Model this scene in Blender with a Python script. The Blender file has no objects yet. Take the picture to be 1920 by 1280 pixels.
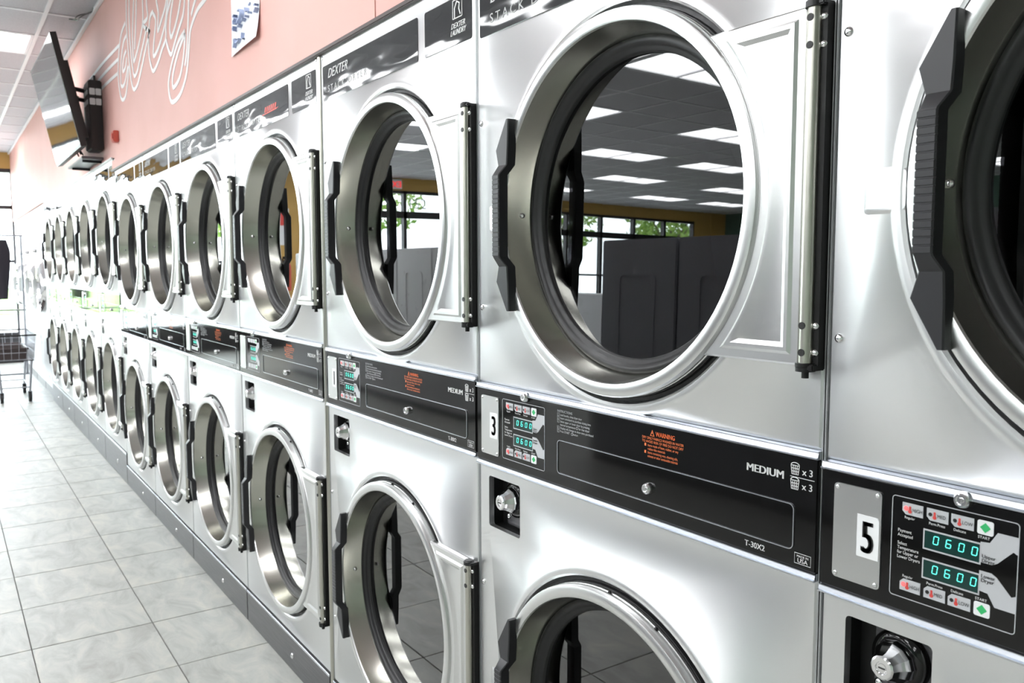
import bpy, bmesh, math, random
from mathutils import Vector, Matrix
from mathutils.geometry import delaunay_2d_cdt

random.seed(7)
SC = bpy.context.scene
C = SC.collection
PI = math.pi

# ------------------------------------------------------------------ camera
FPX, YAW, PITCH, ROLL = 1567.08, 0.599447, 0.086937, -0.002409
CAM = Vector((0.0, -0.8888, 1.3023))
FW = Vector((-math.cos(YAW) * math.cos(PITCH), math.sin(YAW) * math.cos(PITCH), -math.sin(PITCH)))
R0 = Vector((math.sin(YAW), math.cos(YAW), 0))
U0 = R0.cross(FW)
RT = R0 * math.cos(ROLL) + U0 * math.sin(ROLL)
UP = U0 * math.cos(ROLL) - R0 * math.sin(ROLL)
cam_data = bpy.data.cameras.new('camera')
cam_data.sensor_width = 36.0
cam_data.lens = FPX * 36.0 / 1920.0
cam_data.clip_start = 0.02
cam_data.clip_end = 200
cam_data.dof.use_dof = True
cam_data.dof.focus_distance = 1.35
cam_data.dof.aperture_fstop = 11.0
cam = bpy.data.objects.new('camera', cam_data)
M = Matrix((RT, UP, -FW)).transposed().to_4x4()
M.translation = CAM
cam.matrix_world = M
C.objects.link(cam)
SC.camera = cam

# ------------------------------------------------------------------ world and exposure
world = bpy.data.worlds.new('overcast_sky')
SC.world = world
world.use_nodes = True
wn = world.node_tree.nodes
wn['Background'].inputs[0].default_value = (0.86, 0.93, 1.0, 1)
wn['Background'].inputs[1].default_value = 10.5
SC.view_settings.view_transform = 'Standard'
SC.view_settings.look = 'None'
SC.view_settings.gamma = 1.0
SC.view_settings.use_curve_mapping = False
SC.view_settings.exposure = 0.78
LAMP_STRENGTH = 8.0


def wall_pt(px, py, y=0.0):
    d = FW + RT * ((px - 960) / FPX) - UP * ((py - 640) / FPX)
    return CAM + d * ((y - CAM.y) / d.y)


# ------------------------------------------------------------------ materials
MATS = {}


def mat(name, col, rough=0.5, metal=0.0, spec=0.5, emit=None, estr=0.0, ior=None, coat=0.0):
    if name in MATS:
        return MATS[name]
    m = bpy.data.materials.new(name)
    m.use_nodes = True
    b = m.node_tree.nodes['Principled BSDF']
    b.inputs['Base Color'].default_value = (*col, 1)
    b.inputs['Roughness'].default_value = rough
    b.inputs['Metallic'].default_value = metal
    b.inputs['Specular IOR Level'].default_value = spec
    if ior:
        b.inputs['IOR'].default_value = ior
    if coat:
        b.inputs['Coat Weight'].default_value = coat
        b.inputs['Coat Roughness'].default_value = 0.05
    if emit:
        b.inputs['Emission Color'].default_value = (*emit, 1)
        b.inputs['Emission Strength'].default_value = estr
    MATS[name] = m
    return m


def nodes_of(m):
    return m.node_tree.nodes, m.node_tree.links, m.node_tree.nodes['Principled BSDF']


def add_noise(m, scale=(1, 1, 1), nscale=8.0, detail=4.0, c1=None, c2=None, bump=0.0, rough=None, dist=0.01, lo=0.35, hi=0.65, coord='Object'):
    N, L, b = nodes_of(m)
    tc = N.new('ShaderNodeTexCoord')
    mp = N.new('ShaderNodeMapping')
    mp.inputs['Scale'].default_value = scale
    L.new(tc.outputs[coord], mp.inputs['Vector'])
    nz = N.new('ShaderNodeTexNoise')
    nz.inputs['Scale'].default_value = nscale
    nz.inputs['Detail'].default_value = detail
    L.new(mp.outputs['Vector'], nz.inputs['Vector'])
    if c1 is not None:
        cr = N.new('ShaderNodeValToRGB')
        cr.color_ramp.elements[0].position = lo
        cr.color_ramp.elements[1].position = hi
        cr.color_ramp.elements[0].color = (*c1, 1)
        cr.color_ramp.elements[1].color = (*c2, 1)
        L.new(nz.outputs['Fac'], cr.inputs['Fac'])
        L.new(cr.outputs['Color'], b.inputs['Base Color'])
    if rough:
        mr = N.new('ShaderNodeMapRange')
        mr.inputs['From Min'].default_value = 0.3
        mr.inputs['From Max'].default_value = 0.7
        mr.inputs['To Min'].default_value = rough[0]
        mr.inputs['To Max'].default_value = rough[1]
        L.new(nz.outputs['Fac'], mr.inputs['Value'])
        L.new(mr.outputs['Result'], b.inputs['Roughness'])
    if bump:
        bp = N.new('ShaderNodeBump')
        bp.inputs['Strength'].default_value = bump
        bp.inputs['Distance'].default_value = dist
        L.new(nz.outputs['Fac'], bp.inputs['Height'])
        old = b.inputs['Normal'].links
        if old:
            L.new(old[0].from_socket, bp.inputs['Normal'])
        L.new(bp.outputs['Normal'], b.inputs['Normal'])
    return nz


def brushed(name, col, rough, wav=0.0):
    m = mat(name, col, rough, 1.0)
    add_noise(m, (5, 5, 700), 1.0, 2.0, rough=(rough - 0.02, rough + 0.025))
    if wav:
        add_noise(m, (2.2, 2.2, 0.7), 1.6, 1.0, bump=wav, dist=0.01)
    return m


def along_x(m, aniso):
    """grain of the brushed sheet runs along x"""
    N, L, b = nodes_of(m)
    cx = N.new('ShaderNodeCombineXYZ')
    cx.inputs[0].default_value = 1.0
    b.inputs['Anisotropic'].default_value = aniso
    L.new(cx.outputs[0], b.inputs['Tangent'])


steel = brushed('brushed_stainless_steel', (0.78, 0.785, 0.79), 0.36, 0.06)
along_x(steel, 0.35)
steel_ring = brushed('satin_stainless_steel', (0.70, 0.705, 0.70), 0.30)
steel_cone = mat('spun_stainless_steel', (0.55, 0.545, 0.495), 0.20, 1.0)
add_noise(steel_cone, (1, 1, 1), 300, 1.0, rough=(0.19, 0.21))
N, L, b = nodes_of(steel_cone)
tg = N.new('ShaderNodeTangent')
tg.direction_type = 'RADIAL'
tg.axis = 'Y'
b.inputs['Anisotropic'].default_value = 0.6
L.new(tg.outputs[0], b.inputs['Tangent'])
chrome = mat('chrome', (0.82, 0.82, 0.83), 0.12, 1.0)
add_noise(chrome, (1, 1, 1), 30, 2.0, rough=(0.08, 0.16))
alu = mat('aluminium_trim', (0.72, 0.75, 0.80), 0.25, 1.0)
add_noise(alu, (1, 1, 1), 300, 1.0, rough=(0.24, 0.26))
tube_steel = mat('hinge_tube_steel', (0.50, 0.49, 0.44), 0.25, 1.0)
add_noise(tube_steel, (1, 1, 1), 300, 1.0, rough=(0.28, 0.30))
black_gloss = mat('black_gloss_panel', (0.005, 0.005, 0.005), 0.06, 0, 0.38)
add_noise(black_gloss, (1, 1, 1), 3.0, 1.0, bump=0.04, dist=0.01)
black_label = mat('black_header_film', (0.018, 0.019, 0.021), 0.06, 0, 0.7)
add_noise(black_label, (1.0, 1.0, 3.0), 4.0, 1.5, bump=0.35, dist=0.012)
rubber = mat('black_rubber', (0.012, 0.012, 0.013), 0.42)
add_noise(rubber, (1, 1, 1), 90, 3.0, rough=(0.36, 0.5))
plastic = mat('charcoal_plastic', (0.021, 0.021, 0.024), 0.40)
add_noise(plastic, (1, 1, 1), 250, 2.0, bump=0.08, dist=0.0006)
dark_metal = mat('black_metal', (0.01, 0.01, 0.01), 0.45, 0.4)
add_noise(dark_metal, (1, 1, 1), 40, 2.0, rough=(0.4, 0.55))
kick_mat = mat('grey_kick_plate', (0.10, 0.098, 0.105), 0.32, 0.6)
add_noise(kick_mat, (1, 1, 30), 8, 3.0, c1=(0.085, 0.083, 0.09), c2=(0.12, 0.118, 0.125))
drum_mat = mat('drum_steel', (0.10, 0.10, 0.10), 0.5, 0.6)
add_noise(drum_mat, (1, 1, 1), 60, 2.0, c1=(0.07, 0.07, 0.07), c2=(0.13, 0.13, 0.13))
cab_mat = mat('cabinet_sheet_metal', (0.45, 0.46, 0.47), 0.4, 0.7)
add_noise(cab_mat, (1, 1, 1), 20, 2.0, rough=(0.35, 0.5))
white_print = mat('white_print', (0.80, 0.80, 0.80), 0.5)
add_noise(white_print, (1, 1, 1), 300, 1.0, rough=(0.45, 0.55))
grey_print = mat('grey_print', (0.50, 0.51, 0.53), 0.45)
add_noise(grey_print, (1, 1, 1), 300, 1.0, rough=(0.4, 0.5))
black_print = mat('black_print', (0.01, 0.01, 0.01), 0.5)
add_noise(black_print, (1, 1, 1), 300, 1.0, rough=(0.45, 0.55))
orange_print = mat('orange_print', (0.85, 0.20, 0.06), 0.5)
add_noise(orange_print, (1, 1, 1), 300, 1.0, rough=(0.45, 0.55))
red_print = mat('red_print', (0.65, 0.06, 0.05), 0.5)
add_noise(red_print, (1, 1, 1), 300, 1.0, rough=(0.45, 0.55))
green_print = mat('green_print', (0.03, 0.45, 0.14), 0.45)
add_noise(green_print, (1, 1, 1), 300, 1.0, rough=(0.4, 0.5))
button_white = mat('white_button', (0.82, 0.83, 0.84), 0.35)
add_noise(button_white, (1, 1, 1), 200, 1.0, rough=(0.3, 0.4))
display_glass = mat('display_window', (0.006, 0.03, 0.026), 0.12, emit=(0.02, 0.10, 0.08), estr=0.05)
add_noise(display_glass, (1, 1, 1), 100, 1.0, rough=(0.1, 0.15))
digit_lit = mat('lit_segment', (0.02, 0.3, 0.25), 0.4, emit=(0.12, 0.95, 0.75), estr=1.0)
led_lit = mat('lit_red_led', (0.8, 0.05, 0.05), 0.4, emit=(1.0, 0.12, 0.12), estr=0.9)


def glass_mat(name, tint, ior, gl=(1, 1, 1), panes=1.0):
    m = bpy.data.materials.new(name)
    m.use_nodes = True
    N, L = m.node_tree.nodes, m.node_tree.links
    N.remove(N['Principled BSDF'])
    out = N['Material Output']
    fr = N.new('ShaderNodeFresnel')
    # the same reflectance from either side of the thin pane
    ge = N.new('ShaderNodeNewGeometry')
    mi = N.new('ShaderNodeMapRange')
    mi.inputs['To Min'].default_value = ior
    mi.inputs['To Max'].default_value = 1.0 / ior
    L.new(ge.outputs['Backfacing'], mi.inputs['Value'])
    L.new(mi.outputs['Result'], fr.inputs['IOR'])
    tr = N.new('ShaderNodeBsdfTransparent')
    tr.inputs['Color'].default_value = (*tint, 1)
    g = N.new('ShaderNodeBsdfGlossy')
    g.inputs['Color'].default_value = (*gl, 1)
    g.inputs['Roughness'].default_value = 0.0
    mx = N.new('ShaderNodeMixShader')
    tc = N.new('ShaderNodeTexCoord')
    nz = N.new('ShaderNodeTexNoise')
    nz.inputs['Scale'].default_value = 3.0
    nz.inputs['Detail'].default_value = 1.0
    L.new(tc.outputs['Object'], nz.inputs['Vector'])
    bp = N.new('ShaderNodeBump')
    bp.inputs['Strength'].default_value = 0.012
    bp.inputs['Distance'].default_value = 0.01
    L.new(nz.outputs['Fac'], bp.inputs['Height'])
    L.new(bp.outputs['Normal'], g.inputs['Normal'])
    mu = N.new('ShaderNodeMath')
    mu.operation = 'MULTIPLY'
    mu.use_clamp = True
    mu.inputs[1].default_value = panes
    L.new(fr.outputs['Fac'], mu.inputs[0])
    L.new(mu.outputs[0], mx.inputs['Fac'])
    L.new(tr.outputs['BSDF'], mx.inputs[1])
    L.new(g.outputs['BSDF'], mx.inputs[2])
    L.new(mx.outputs['Shader'], out.inputs['Surface'])
    MATS[name] = m
    return m


door_glass_mat = glass_mat('tinted_door_glass', (0.20, 0.20, 0.21), 1.52, panes=1.8)
pane_mat = glass_mat('window_glass', (0.93, 0.95, 0.94), 1.45)

pink = mat('coral_wall_paint', (0.68, 0.39, 0.345), 0.6, spec=0.3)
add_noise(pink, (1, 1, 1), 3.0, 4.0, c1=(0.665, 0.375, 0.33), c2=(0.695, 0.40, 0.36), bump=0.05, dist=0.002)
yellow = mat('ochre_wall_paint', (0.58, 0.36, 0.11), 0.6)
add_noise(yellow, (1, 1, 1), 3.0, 4.0, c1=(0.56, 0.345, 0.10), c2=(0.60, 0.375, 0.12))
teal = mat('green_wall_paint', (0.13, 0.22, 0.18), 0.6)
add_noise(teal, (1, 1, 1), 3.0, 4.0, c1=(0.12, 0.21, 0.17), c2=(0.14, 0.23, 0.19))
pale_green = mat('pale_green_wall_paint', (0.36, 0.42, 0.36), 0.6)
add_noise(pale_green, (1, 1, 1), 3.0, 4.0, c1=(0.34, 0.40, 0.34), c2=(0.38, 0.44, 0.38))
brown = mat('dark_trim_paint', (0.05, 0.03, 0.028), 0.45)
add_noise(brown, (1, 1, 1), 12.0, 3.0, c1=(0.045, 0.027, 0.025), c2=(0.06, 0.036, 0.033))
white_paint = mat('white_wall_lettering_paint', (0.80, 0.78, 0.78), 0.5)
add_noise(white_paint, (1, 1, 1), 25.0, 3.0, rough=(0.45, 0.55))
tile_white = mat('ceiling_tile', (0.62, 0.61, 0.64), 0.9)
add_noise(tile_white, (1, 1, 1), 120.0, 3.0, c1=(0.58, 0.57, 0.60), c2=(0.65, 0.64, 0.67), bump=0.2, dist=0.002)
tbar_mat = mat('white_ceiling_grid', (0.82, 0.82, 0.84), 0.4)
add_noise(tbar_mat, (1, 1, 1), 20.0, 2.0, rough=(0.35, 0.45))
grout = mat('grey_grout', (0.16, 0.155, 0.15), 0.85)
add_noise(grout, (1, 1, 1), 60.0, 3.0, c1=(0.14, 0.135, 0.13), c2=(0.18, 0.175, 0.17))
mullion_mat = mat('dark_bronze_aluminium', (0.035, 0.033, 0.035), 0.35, 0.5)
add_noise(mullion_mat, (1, 1, 1), 20.0, 2.0, rough=(0.3, 0.42))
grey_panel = mat('grey_washer_panel', (0.30, 0.31, 0.34), 0.35, 0.3)
add_noise(grey_panel, (1, 1, 1), 8.0, 2.0, rough=(0.3, 0.42))
wash_white = mat('pale_washer_enamel', (0.68, 0.69, 0.71), 0.3)
add_noise(wash_white, (1, 1, 1), 8.0, 2.0, rough=(0.26, 0.36))
diffuser = mat('lit_lamp_diffuser', (0.9, 0.9, 0.9), 0.6, emit=(0.97, 0.985, 1.0), estr=LAMP_STRENGTH)
add_noise(diffuser, (1, 1, 1), 80.0, 1.0, rough=(0.55, 0.65))
tv_black = mat('tv_black_plastic', (0.012, 0.01, 0.01), 0.4)
add_noise(tv_black, (1, 1, 1), 80.0, 2.0, rough=(0.35, 0.48))
tv_screen = mat('tv_screen_glass', (0.008, 0.008, 0.01), 0.05, 0, 0.9, ior=1.9)
add_noise(tv_screen, (1, 1, 1), 2.0, 1.0, bump=0.05, dist=0.02)
red_plastic = mat('red_plastic', (0.55, 0.09, 0.06), 0.4)
add_noise(red_plastic, (1, 1, 1), 60.0, 2.0, rough=(0.35, 0.45))
paper = mat('white_paper', (0.78, 0.79, 0.82), 0.7)
add_noise(paper, (1, 1, 1), 20.0, 2.0, bump=0.08, dist=0.004)
blue_ink = mat('blue_marker_ink', (0.36, 0.42, 0.60), 0.6)
add_noise(blue_ink, (1, 1, 1), 200.0, 2.0, rough=(0.55, 0.65))
blue_block = mat('pale_blue_print', (0.50, 0.56, 0.70), 0.6)
add_noise(blue_block, (1, 1, 1), 60.0, 2.0, rough=(0.55, 0.65))
wire_mat = mat('zinc_wire', (0.42, 0.43, 0.47), 0.35, 0.9)
add_noise(wire_mat, (1, 1, 1), 60.0, 2.0, rough=(0.3, 0.42))
dark_fabric = mat('dark_cloth', (0.03, 0.026, 0.035), 0.9)
add_noise(dark_fabric, (1, 1, 1), 90.0, 3.0, bump=0.3, dist=0.003)
dark_plastic = mat('dark_brown_plastic', (0.05, 0.035, 0.035), 0.5)
add_noise(dark_plastic, (1, 1, 1), 60.0, 2.0, rough=(0.45, 0.55))
leaf_mat = mat('spring_foliage', (0.28, 0.40, 0.10), 0.7)
add_noise(leaf_mat, (1, 1, 1), 3.0, 4.0, c1=(0.18, 0.30, 0.06), c2=(0.38, 0.48, 0.16))
bark = mat('grey_bark', (0.12, 0.09, 0.07), 0.9)
add_noise(bark, (4, 4, 1), 6.0, 4.0, bump=0.5, dist=0.02)
asphalt = mat('pale_concrete', (0.42, 0.42, 0.41), 0.9)
add_noise(asphalt, (1, 1, 1), 30.0, 5.0, c1=(0.38, 0.38, 0.37), c2=(0.46, 0.46, 0.45))
grass = mat('lawn', (0.16, 0.30, 0.07), 0.9)
add_noise(grass, (1, 1, 1), 9.0, 5.0, c1=(0.12, 0.25, 0.05), c2=(0.22, 0.36, 0.09))

# stone floor tile: cloudy beige grey with faint veins, each tile a little different
stone = mat('stone_floor_tile', (0.5, 0.5, 0.47), 0.42)
N, L, b = nodes_of(stone)
tc = N.new('ShaderNodeTexCoord')
oi = N.new('ShaderNodeObjectInfo')
vm = N.new('ShaderNodeVectorMath')
vm.operation = 'ADD'
mul = N.new('ShaderNodeMath')
mul.operation = 'MULTIPLY'
mul.inputs[1].default_value = 40.0
L.new(oi.outputs['Random'], mul.inputs[0])
L.new(tc.outputs['Object'], vm.inputs[0])
L.new(mul.outputs[0], vm.inputs[1])
mp = N.new('ShaderNodeMapping')
mp.inputs['Scale'].default_value = (1.0, 2.2, 1.0)
mp.inputs['Rotation'].default_value = (0, 0, 0.5)
L.new(vm.outputs[0], mp.inputs['Vector'])
nz = N.new('ShaderNodeTexNoise')
nz.inputs['Scale'].default_value = 5.0
nz.inputs['Detail'].default_value = 9.0
nz.inputs['Roughness'].default_value = 0.65
nz.inputs['Distortion'].default_value = 0.8
L.new(mp.outputs['Vector'], nz.inputs['Vector'])
cr = N.new('ShaderNodeValToRGB')
cr.color_ramp.elements[0].position = 0.30
cr.color_ramp.elements[1].position = 0.72
cr.color_ramp.elements[0].color = (0.29, 0.29, 0.265, 1)
cr.color_ramp.elements[1].color = (0.50, 0.49, 0.435, 1)
e = cr.color_ramp.elements.new(0.5)
e.color = (0.385, 0.395, 0.37, 1)
L.new(nz.outputs['Fac'], cr.inputs['Fac'])
L.new(cr.outputs['Color'], b.inputs['Base Color'])
bp = N.new('ShaderNodeBump')
bp.inputs['Strength'].default_value = 0.12
bp.inputs['Distance'].default_value = 0.003
L.new(nz.outputs['Fac'], bp.inputs['Height'])
L.new(bp.outputs['Normal'], b.inputs['Normal'])

# ------------------------------------------------------------------ mesh helpers


class MB:
    """collects vertices and faces of one mesh"""

    def __init__(s):
        s.v, s.f = [], []

    def add(s, vs, fs):
        o = len(s.v)
        s.v.extend(vs)
        s.f.extend([tuple(i + o for i in f) for f in fs])
        return s

    def box(s, x0, x1, y0, y1, z0, z1):
        vs = [(x, y, z) for x in (x0, x1) for y in (y0, y1) for z in (z0, z1)]
        fs = [(0, 1, 3, 2), (4, 6, 7, 5), (0, 4, 5, 1), (2, 3, 7, 6), (0, 2, 6, 4), (1, 5, 7, 3)]
        return s.add(vs, fs)

    def bbox(s, x0, x1, y0, y1, z0, z1, bv):
        """box with all edges bevelled"""
        bm = bmesh.new()
        bmesh.ops.create_cube(bm, size=1.0)
        for v in bm.verts:
            v.co = Vector(((x0 + x1) / 2 + v.co.x * (x1 - x0), (y0 + y1) / 2 + v.co.y * (y1 - y0), (z0 + z1) / 2 + v.co.z * (z1 - z0)))
        bmesh.ops.bevel(bm, geom=bm.edges[:], offset=bv, segments=2, affect='EDGES')
        bm.verts.index_update()
        s.add([tuple(v.co) for v in bm.verts], [tuple(v.index for v in f.verts) for f in bm.faces])
        bm.free()
        return s

    def lathe(s, prof, cx=0, cz=0, n=64, closed=False, a0=0.0, a1=2 * PI):
        """profile [(r, y)] revolved about the y axis through (cx, cz)"""
        full = abs(a1 - a0 - 2 * PI) < 1e-6
        m = n if full else n + 1
        vs, fs = [], []
        for i in range(m):
            a = a0 + (a1 - a0) * i / n
            for r, y in prof:
                vs.append((cx + r * math.cos(a), y, cz + r * math.sin(a)))
        k = len(prof)
        segs = k if closed else k - 1
        for i in range(n):
            j = (i + 1) % m
            for q in range(segs):
                p = (q + 1) % k
                fs.append((i * k + q, j * k + q, j * k + p, i * k + p))
        return s.add(vs, fs)

    def disc(s, r, y, cx=0, cz=0, n=48):
        vs = [(cx + r * math.cos(2 * PI * i / n), y, cz + r * math.sin(2 * PI * i / n)) for i in range(n)]
        return s.add(vs, [tuple(range(n))])

    def cyl(s, p0, p1, r, n=12, cap=True, r1=None):
        p0, p1 = Vector(p0), Vector(p1)
        r1 = r if r1 is None else r1
        d = (p1 - p0).normalized()
        a = d.orthogonal().normalized()
        b_ = d.cross(a)
        vs = []
        for p, rr in ((p0, r), (p1, r1)):
            for i in range(n):
                t = 2 * PI * i / n
                vs.append(tuple(p + a * (rr * math.cos(t)) + b_ * (rr * math.sin(t))))
        fs = [(i, (i + 1) % n, n + (i + 1) % n, n + i) for i in range(n)]
        if cap:
            fs += [tuple(range(n - 1, -1, -1)), tuple(range(n, 2 * n))]
        return s.add(vs, fs)

    def tube(s, pts, r, n=8):
        for i in range(len(pts) - 1):
            s.cyl(pts[i], pts[i + 1], r, n)
        return s

    def prism(s, poly, y0, y1):
        """polygon [(x, z)] extruded from y0 (front) to y1"""
        n = len(poly)
        vs = [(x, y0, z) for x, z in poly] + [(x, y1, z) for x, z in poly]
        fs = [tuple(range(n)), tuple(range(2 * n - 1, n - 1, -1))]
        fs += [(i, n + i, n + (i + 1) % n, (i + 1) % n) for i in range(n)]
        return s.add(vs, fs)

    def sphere(s, c, r, n=12, m=8, sy=1.0):
        vs, fs = [], []
        for j in range(m + 1):
            t = PI * j / m
            for i in range(n):
                p = 2 * PI * i / n
                vs.append((c[0] + r * math.sin(t) * math.cos(p), c[1] + sy * r * math.cos(t), c[2] + r * math.sin(t) * math.sin(p)))
        for j in range(m):
            for i in range(n):
                fs.append((j * n + i, j * n + (i + 1) % n, (j + 1) * n + (i + 1) % n, (j + 1) * n + i))
        return s.add(vs, fs)

    def mesh(s, name, material, angle=35.0, fix=True):
        me = bpy.data.meshes.new(name)
        me.from_pydata(s.v, [], s.f)
        if fix:
            bm = bmesh.new()
            bm.from_mesh(me)
            bmesh.ops.remove_doubles(bm, verts=bm.verts[:], dist=1e-6)
            bmesh.ops.recalc_face_normals(bm, faces=bm.faces[:])
            bm.to_mesh(me)
            bm.free()
        me.materials.append(material)
        for p in me.polygons:
            p.use_smooth = True
        me.set_sharp_from_angle(angle=math.radians(angle))
        me.update()
        return me


CACHE = {}


def cached(key, fn):
    if key not in CACHE:
        CACHE[key] = fn()
    return CACHE[key]


def link(name, me, parent=None, loc=(0, 0, 0), rot=None):
    o = bpy.data.objects.new(name, me)
    C.objects.link(o)
    if parent is not None:
        o.parent = parent
    o.location = loc
    if rot:
        o.rotation_euler = rot
    return o


def thing(name, label, cat, loc=(0, 0, 0), rz=0.0, group=None):
    o = bpy.data.objects.new(name, None)
    o.empty_display_size = 0.1
    C.objects.link(o)
    o.location = loc
    o.rotation_euler = (0, 0, rz)
    o['label'] = label
    o['category'] = cat
    if group:
        o['group'] = group
    return o


def tag(o, label, cat, group=None):
    o['label'] = label
    o['category'] = cat
    if group:
        o['group'] = group
    return o


def struct(name, me, parent=None, loc=(0, 0, 0)):
    o = link(name, me, parent, loc)
    if parent is None:
        o['kind'] = 'structure'
    return o


def rrect(x0, x1, z0, z1, r, n=5):
    pts = []
    for cx, cz, a in ((x1 - r, z1 - r, 0), (x0 + r, z1 - r, PI / 2), (x0 + r, z0 + r, PI), (x1 - r, z0 + r, 1.5 * PI)):
        for i in range(n + 1):
            t = a + PI / 2 * i / n
            pts.append((cx + r * math.cos(t), cz + r * math.sin(t)))
    return pts


def outline(mb, poly, w, y0, y1):
    """thin raised line that follows a closed polygon in the xz plane"""
    n = len(poly)
    cx = sum(p[0] for p in poly) / n
    cz = sum(p[1] for p in poly) / n
    inner = []
    for i in range(n):
        a, b_, c = Vector(poly[i - 1]), Vector(poly[i]), Vector(poly[(i + 1) % n])
        d = (c - a)
        if d.length < 1e-9:
            d = c - b_
        d.normalize()
        nrm = Vector((-d.y, d.x))
        if nrm.dot(Vector((cx, cz)) - b_) < 0:
            nrm = -nrm
        inner.append((b_.x + nrm.x * w, b_.y + nrm.y * w))
    vs = [(x, y0, z) for x, z in poly] + [(x, y0, z) for x, z in inner] + [(x, y1, z) for x, z in poly] + [(x, y1, z) for x, z in inner]
    fs = []
    for i in range(n):
        j = (i + 1) % n
        fs += [(i, j, n + j, n + i), (i, 2 * n + i, 2 * n + j, j), (n + i, n + j, 3 * n + j, 3 * n + i)]
    return mb.add(vs, fs)


TEXTS = {}


def text_geo(s, size, align='LEFT', shear=0.0, space=1.0, bold=0.0, wid=1.0):
    """letters as flat faces in the xz plane, facing -y; returns (verts, faces)"""
    key = (s, size, align, shear, space, bold, wid)
    if key in TEXTS:
        return TEXTS[key]
    cu = bpy.data.curves.new('txt', 'FONT')
    cu.body = s
    cu.size = 1.0
    cu.align_x = align
    cu.shear = shear
    cu.space_character = space
    cu.resolution_u = 3
    cu.fill_mode = 'FRONT'
    ob = bpy.data.objects.new('txt', cu)
    C.objects.link(ob)
    dg = bpy.context.evaluated_depsgraph_get()
    me = bpy.data.meshes.new_from_object(ob.evaluated_get(dg))
    v0 = [(v.co.x * size * wid, 0.0, v.co.y * size) for v in me.vertices]
    f0 = [tuple(p.vertices) for p in me.polygons]
    vs, fs = list(v0), list(f0)
    if bold:            # heavier strokes: the letters struck again a hair to each side
        for dx_ in (-bold * 1.6, bold * 1.6):
            k = len(vs)
            vs += [(x + dx_ * size, y, z) for x, y, z in v0]
            fs += [tuple(i + k for i in f) for f in f0]
    bpy.data.objects.remove(ob)
    bpy.data.curves.remove(cu)
    bpy.data.meshes.remove(me)
    TEXTS[key] = (vs, fs)
    return vs, fs


def put_text(mb, s, x, z, y, size, fit=None, **kw):
    vs, fs = text_geo(s, size, **kw)
    if fit:
        w = max(v[0] for v in vs) - min(v[0] for v in vs)
        vs = [(v[0] * fit / w, v[1], v[2]) for v in vs]
    return mb.add([(a + x, y, c + z) for a, _, c in vs], fs)


# ------------------------------------------------------------------ the room shell
XL, XR, YF, YB, ZC = -13.6, 3.0, -14.4, 1.0, 2.908

# floor: grout bed, stone tiles on it
floor = struct('floor', MB().box(XL - 0.2, XR + 0.2, YF - 0.2, YB + 0.2, -0.12, -0.006).mesh('floor', grout))
TX, TY, GX, GY = 0.409, 0.39, -2.817, -0.30
tile_me = MB()
tile_me.bbox(0.0018, TX - 0.0018, 0.0018, TY - 0.0018, -0.010, 0.0, 0.0012)
tile_me = tile_me.mesh('floor_tile', stone)
far_tiles = MB()
i0, i1 = math.floor((XL - GX) / TX), math.ceil((XR - GX) / TX)
j0, j1 = math.floor((YF - GY) / TY), math.ceil((YB - GY) / TY)
near_cells = []
for i in range(i0, i1):
    for j in range(j0, j1):
        x, y = GX + i * TX, GY + j * TY
        x1_, y1_ = min(x + TX, XR), min(y + TY, YB)
        if -0.2 > x and x >= XL and -2.7 < y < 0.05:
            near_cells.append((x, y))
        else:
            x0_, y0_ = max(x, XL), max(y, YF)
            if x1_ - x0_ > 0.02 and y1_ - y0_ > 0.02:
                far_tiles.box(x0_ + 0.0018, x1_ - 0.0018, y0_ + 0.0018, y1_ - 0.0018, -0.010, 0.0)
for x, y in near_cells:
    link('floor_tile', tile_me, floor, (x, y, random.uniform(-0.0006, 0.0)))
o = link('floor_tiles_beyond', far_tiles.mesh('floor_tiles_beyond', stone, fix=False), floor)
o['kind'] = 'stuff'

# ceiling: slab, T-bar grid, mineral tiles, troffers
ceiling = struct('ceiling', MB().box(XL - 0.2, XR + 0.2, YF - 0.2, YB + 0.2, ZC + 0.10, ZC + 0.2).mesh('ceiling', tile_white))
P_ = 0.61
CX0, CY0 = -6.13, -0.25
grid = MB()
xs = [CX0 + P_ * k for k in range(-13, 20) if XL < CX0 + P_ * k < XR]
ys = [CY0 + P_ * k for k in range(-24, 1) if YF < CY0 + P_ * k < 0]
for x in xs:
    grid.box(x - 0.012, x + 0.012, YF, 0.0, ZC, ZC + 0.02)
for y in ys:
    grid.box(XL, XR, y - 0.012, y + 0.012, ZC - 0.0012, ZC + 0.018)
link('ceiling_grid', grid.mesh('ceiling_grid', tbar_mat, fix=False), ceiling)
lamp_cells = {}
ROWS = [0, -3, -5, -9, -12, -16, -19]
for r in ROWS:
    for c in range(-11, 19):
        if r == 0:
            ok = (c + 2) % 8 == 0
        elif r == -3:
            ok = c % 2 == 0  # dense row added to throw glare onto the dryer header labels
        else:
            ok = (c - 2) % 3 == 0
        if ok:
            lamp_cells[(c, r)] = 1
DARK = set((c, r) for (c, r) in lamp_cells if CX0 + (c + 0.5) * P_ > -0.5 and r > -5)
for q in DARK:
    del lamp_cells[q]
taken = set()
for (c, r) in lamp_cells:
    taken.add((c, r - 1))
    taken.add((c, r - 2))
ct_me = MB().box(0.006, P_ - 0.006, 0.006, P_ - 0.006, ZC + 0.006, ZC + 0.022).mesh('ceiling_tile', tile_white)
rest = MB()
count = 0
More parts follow.
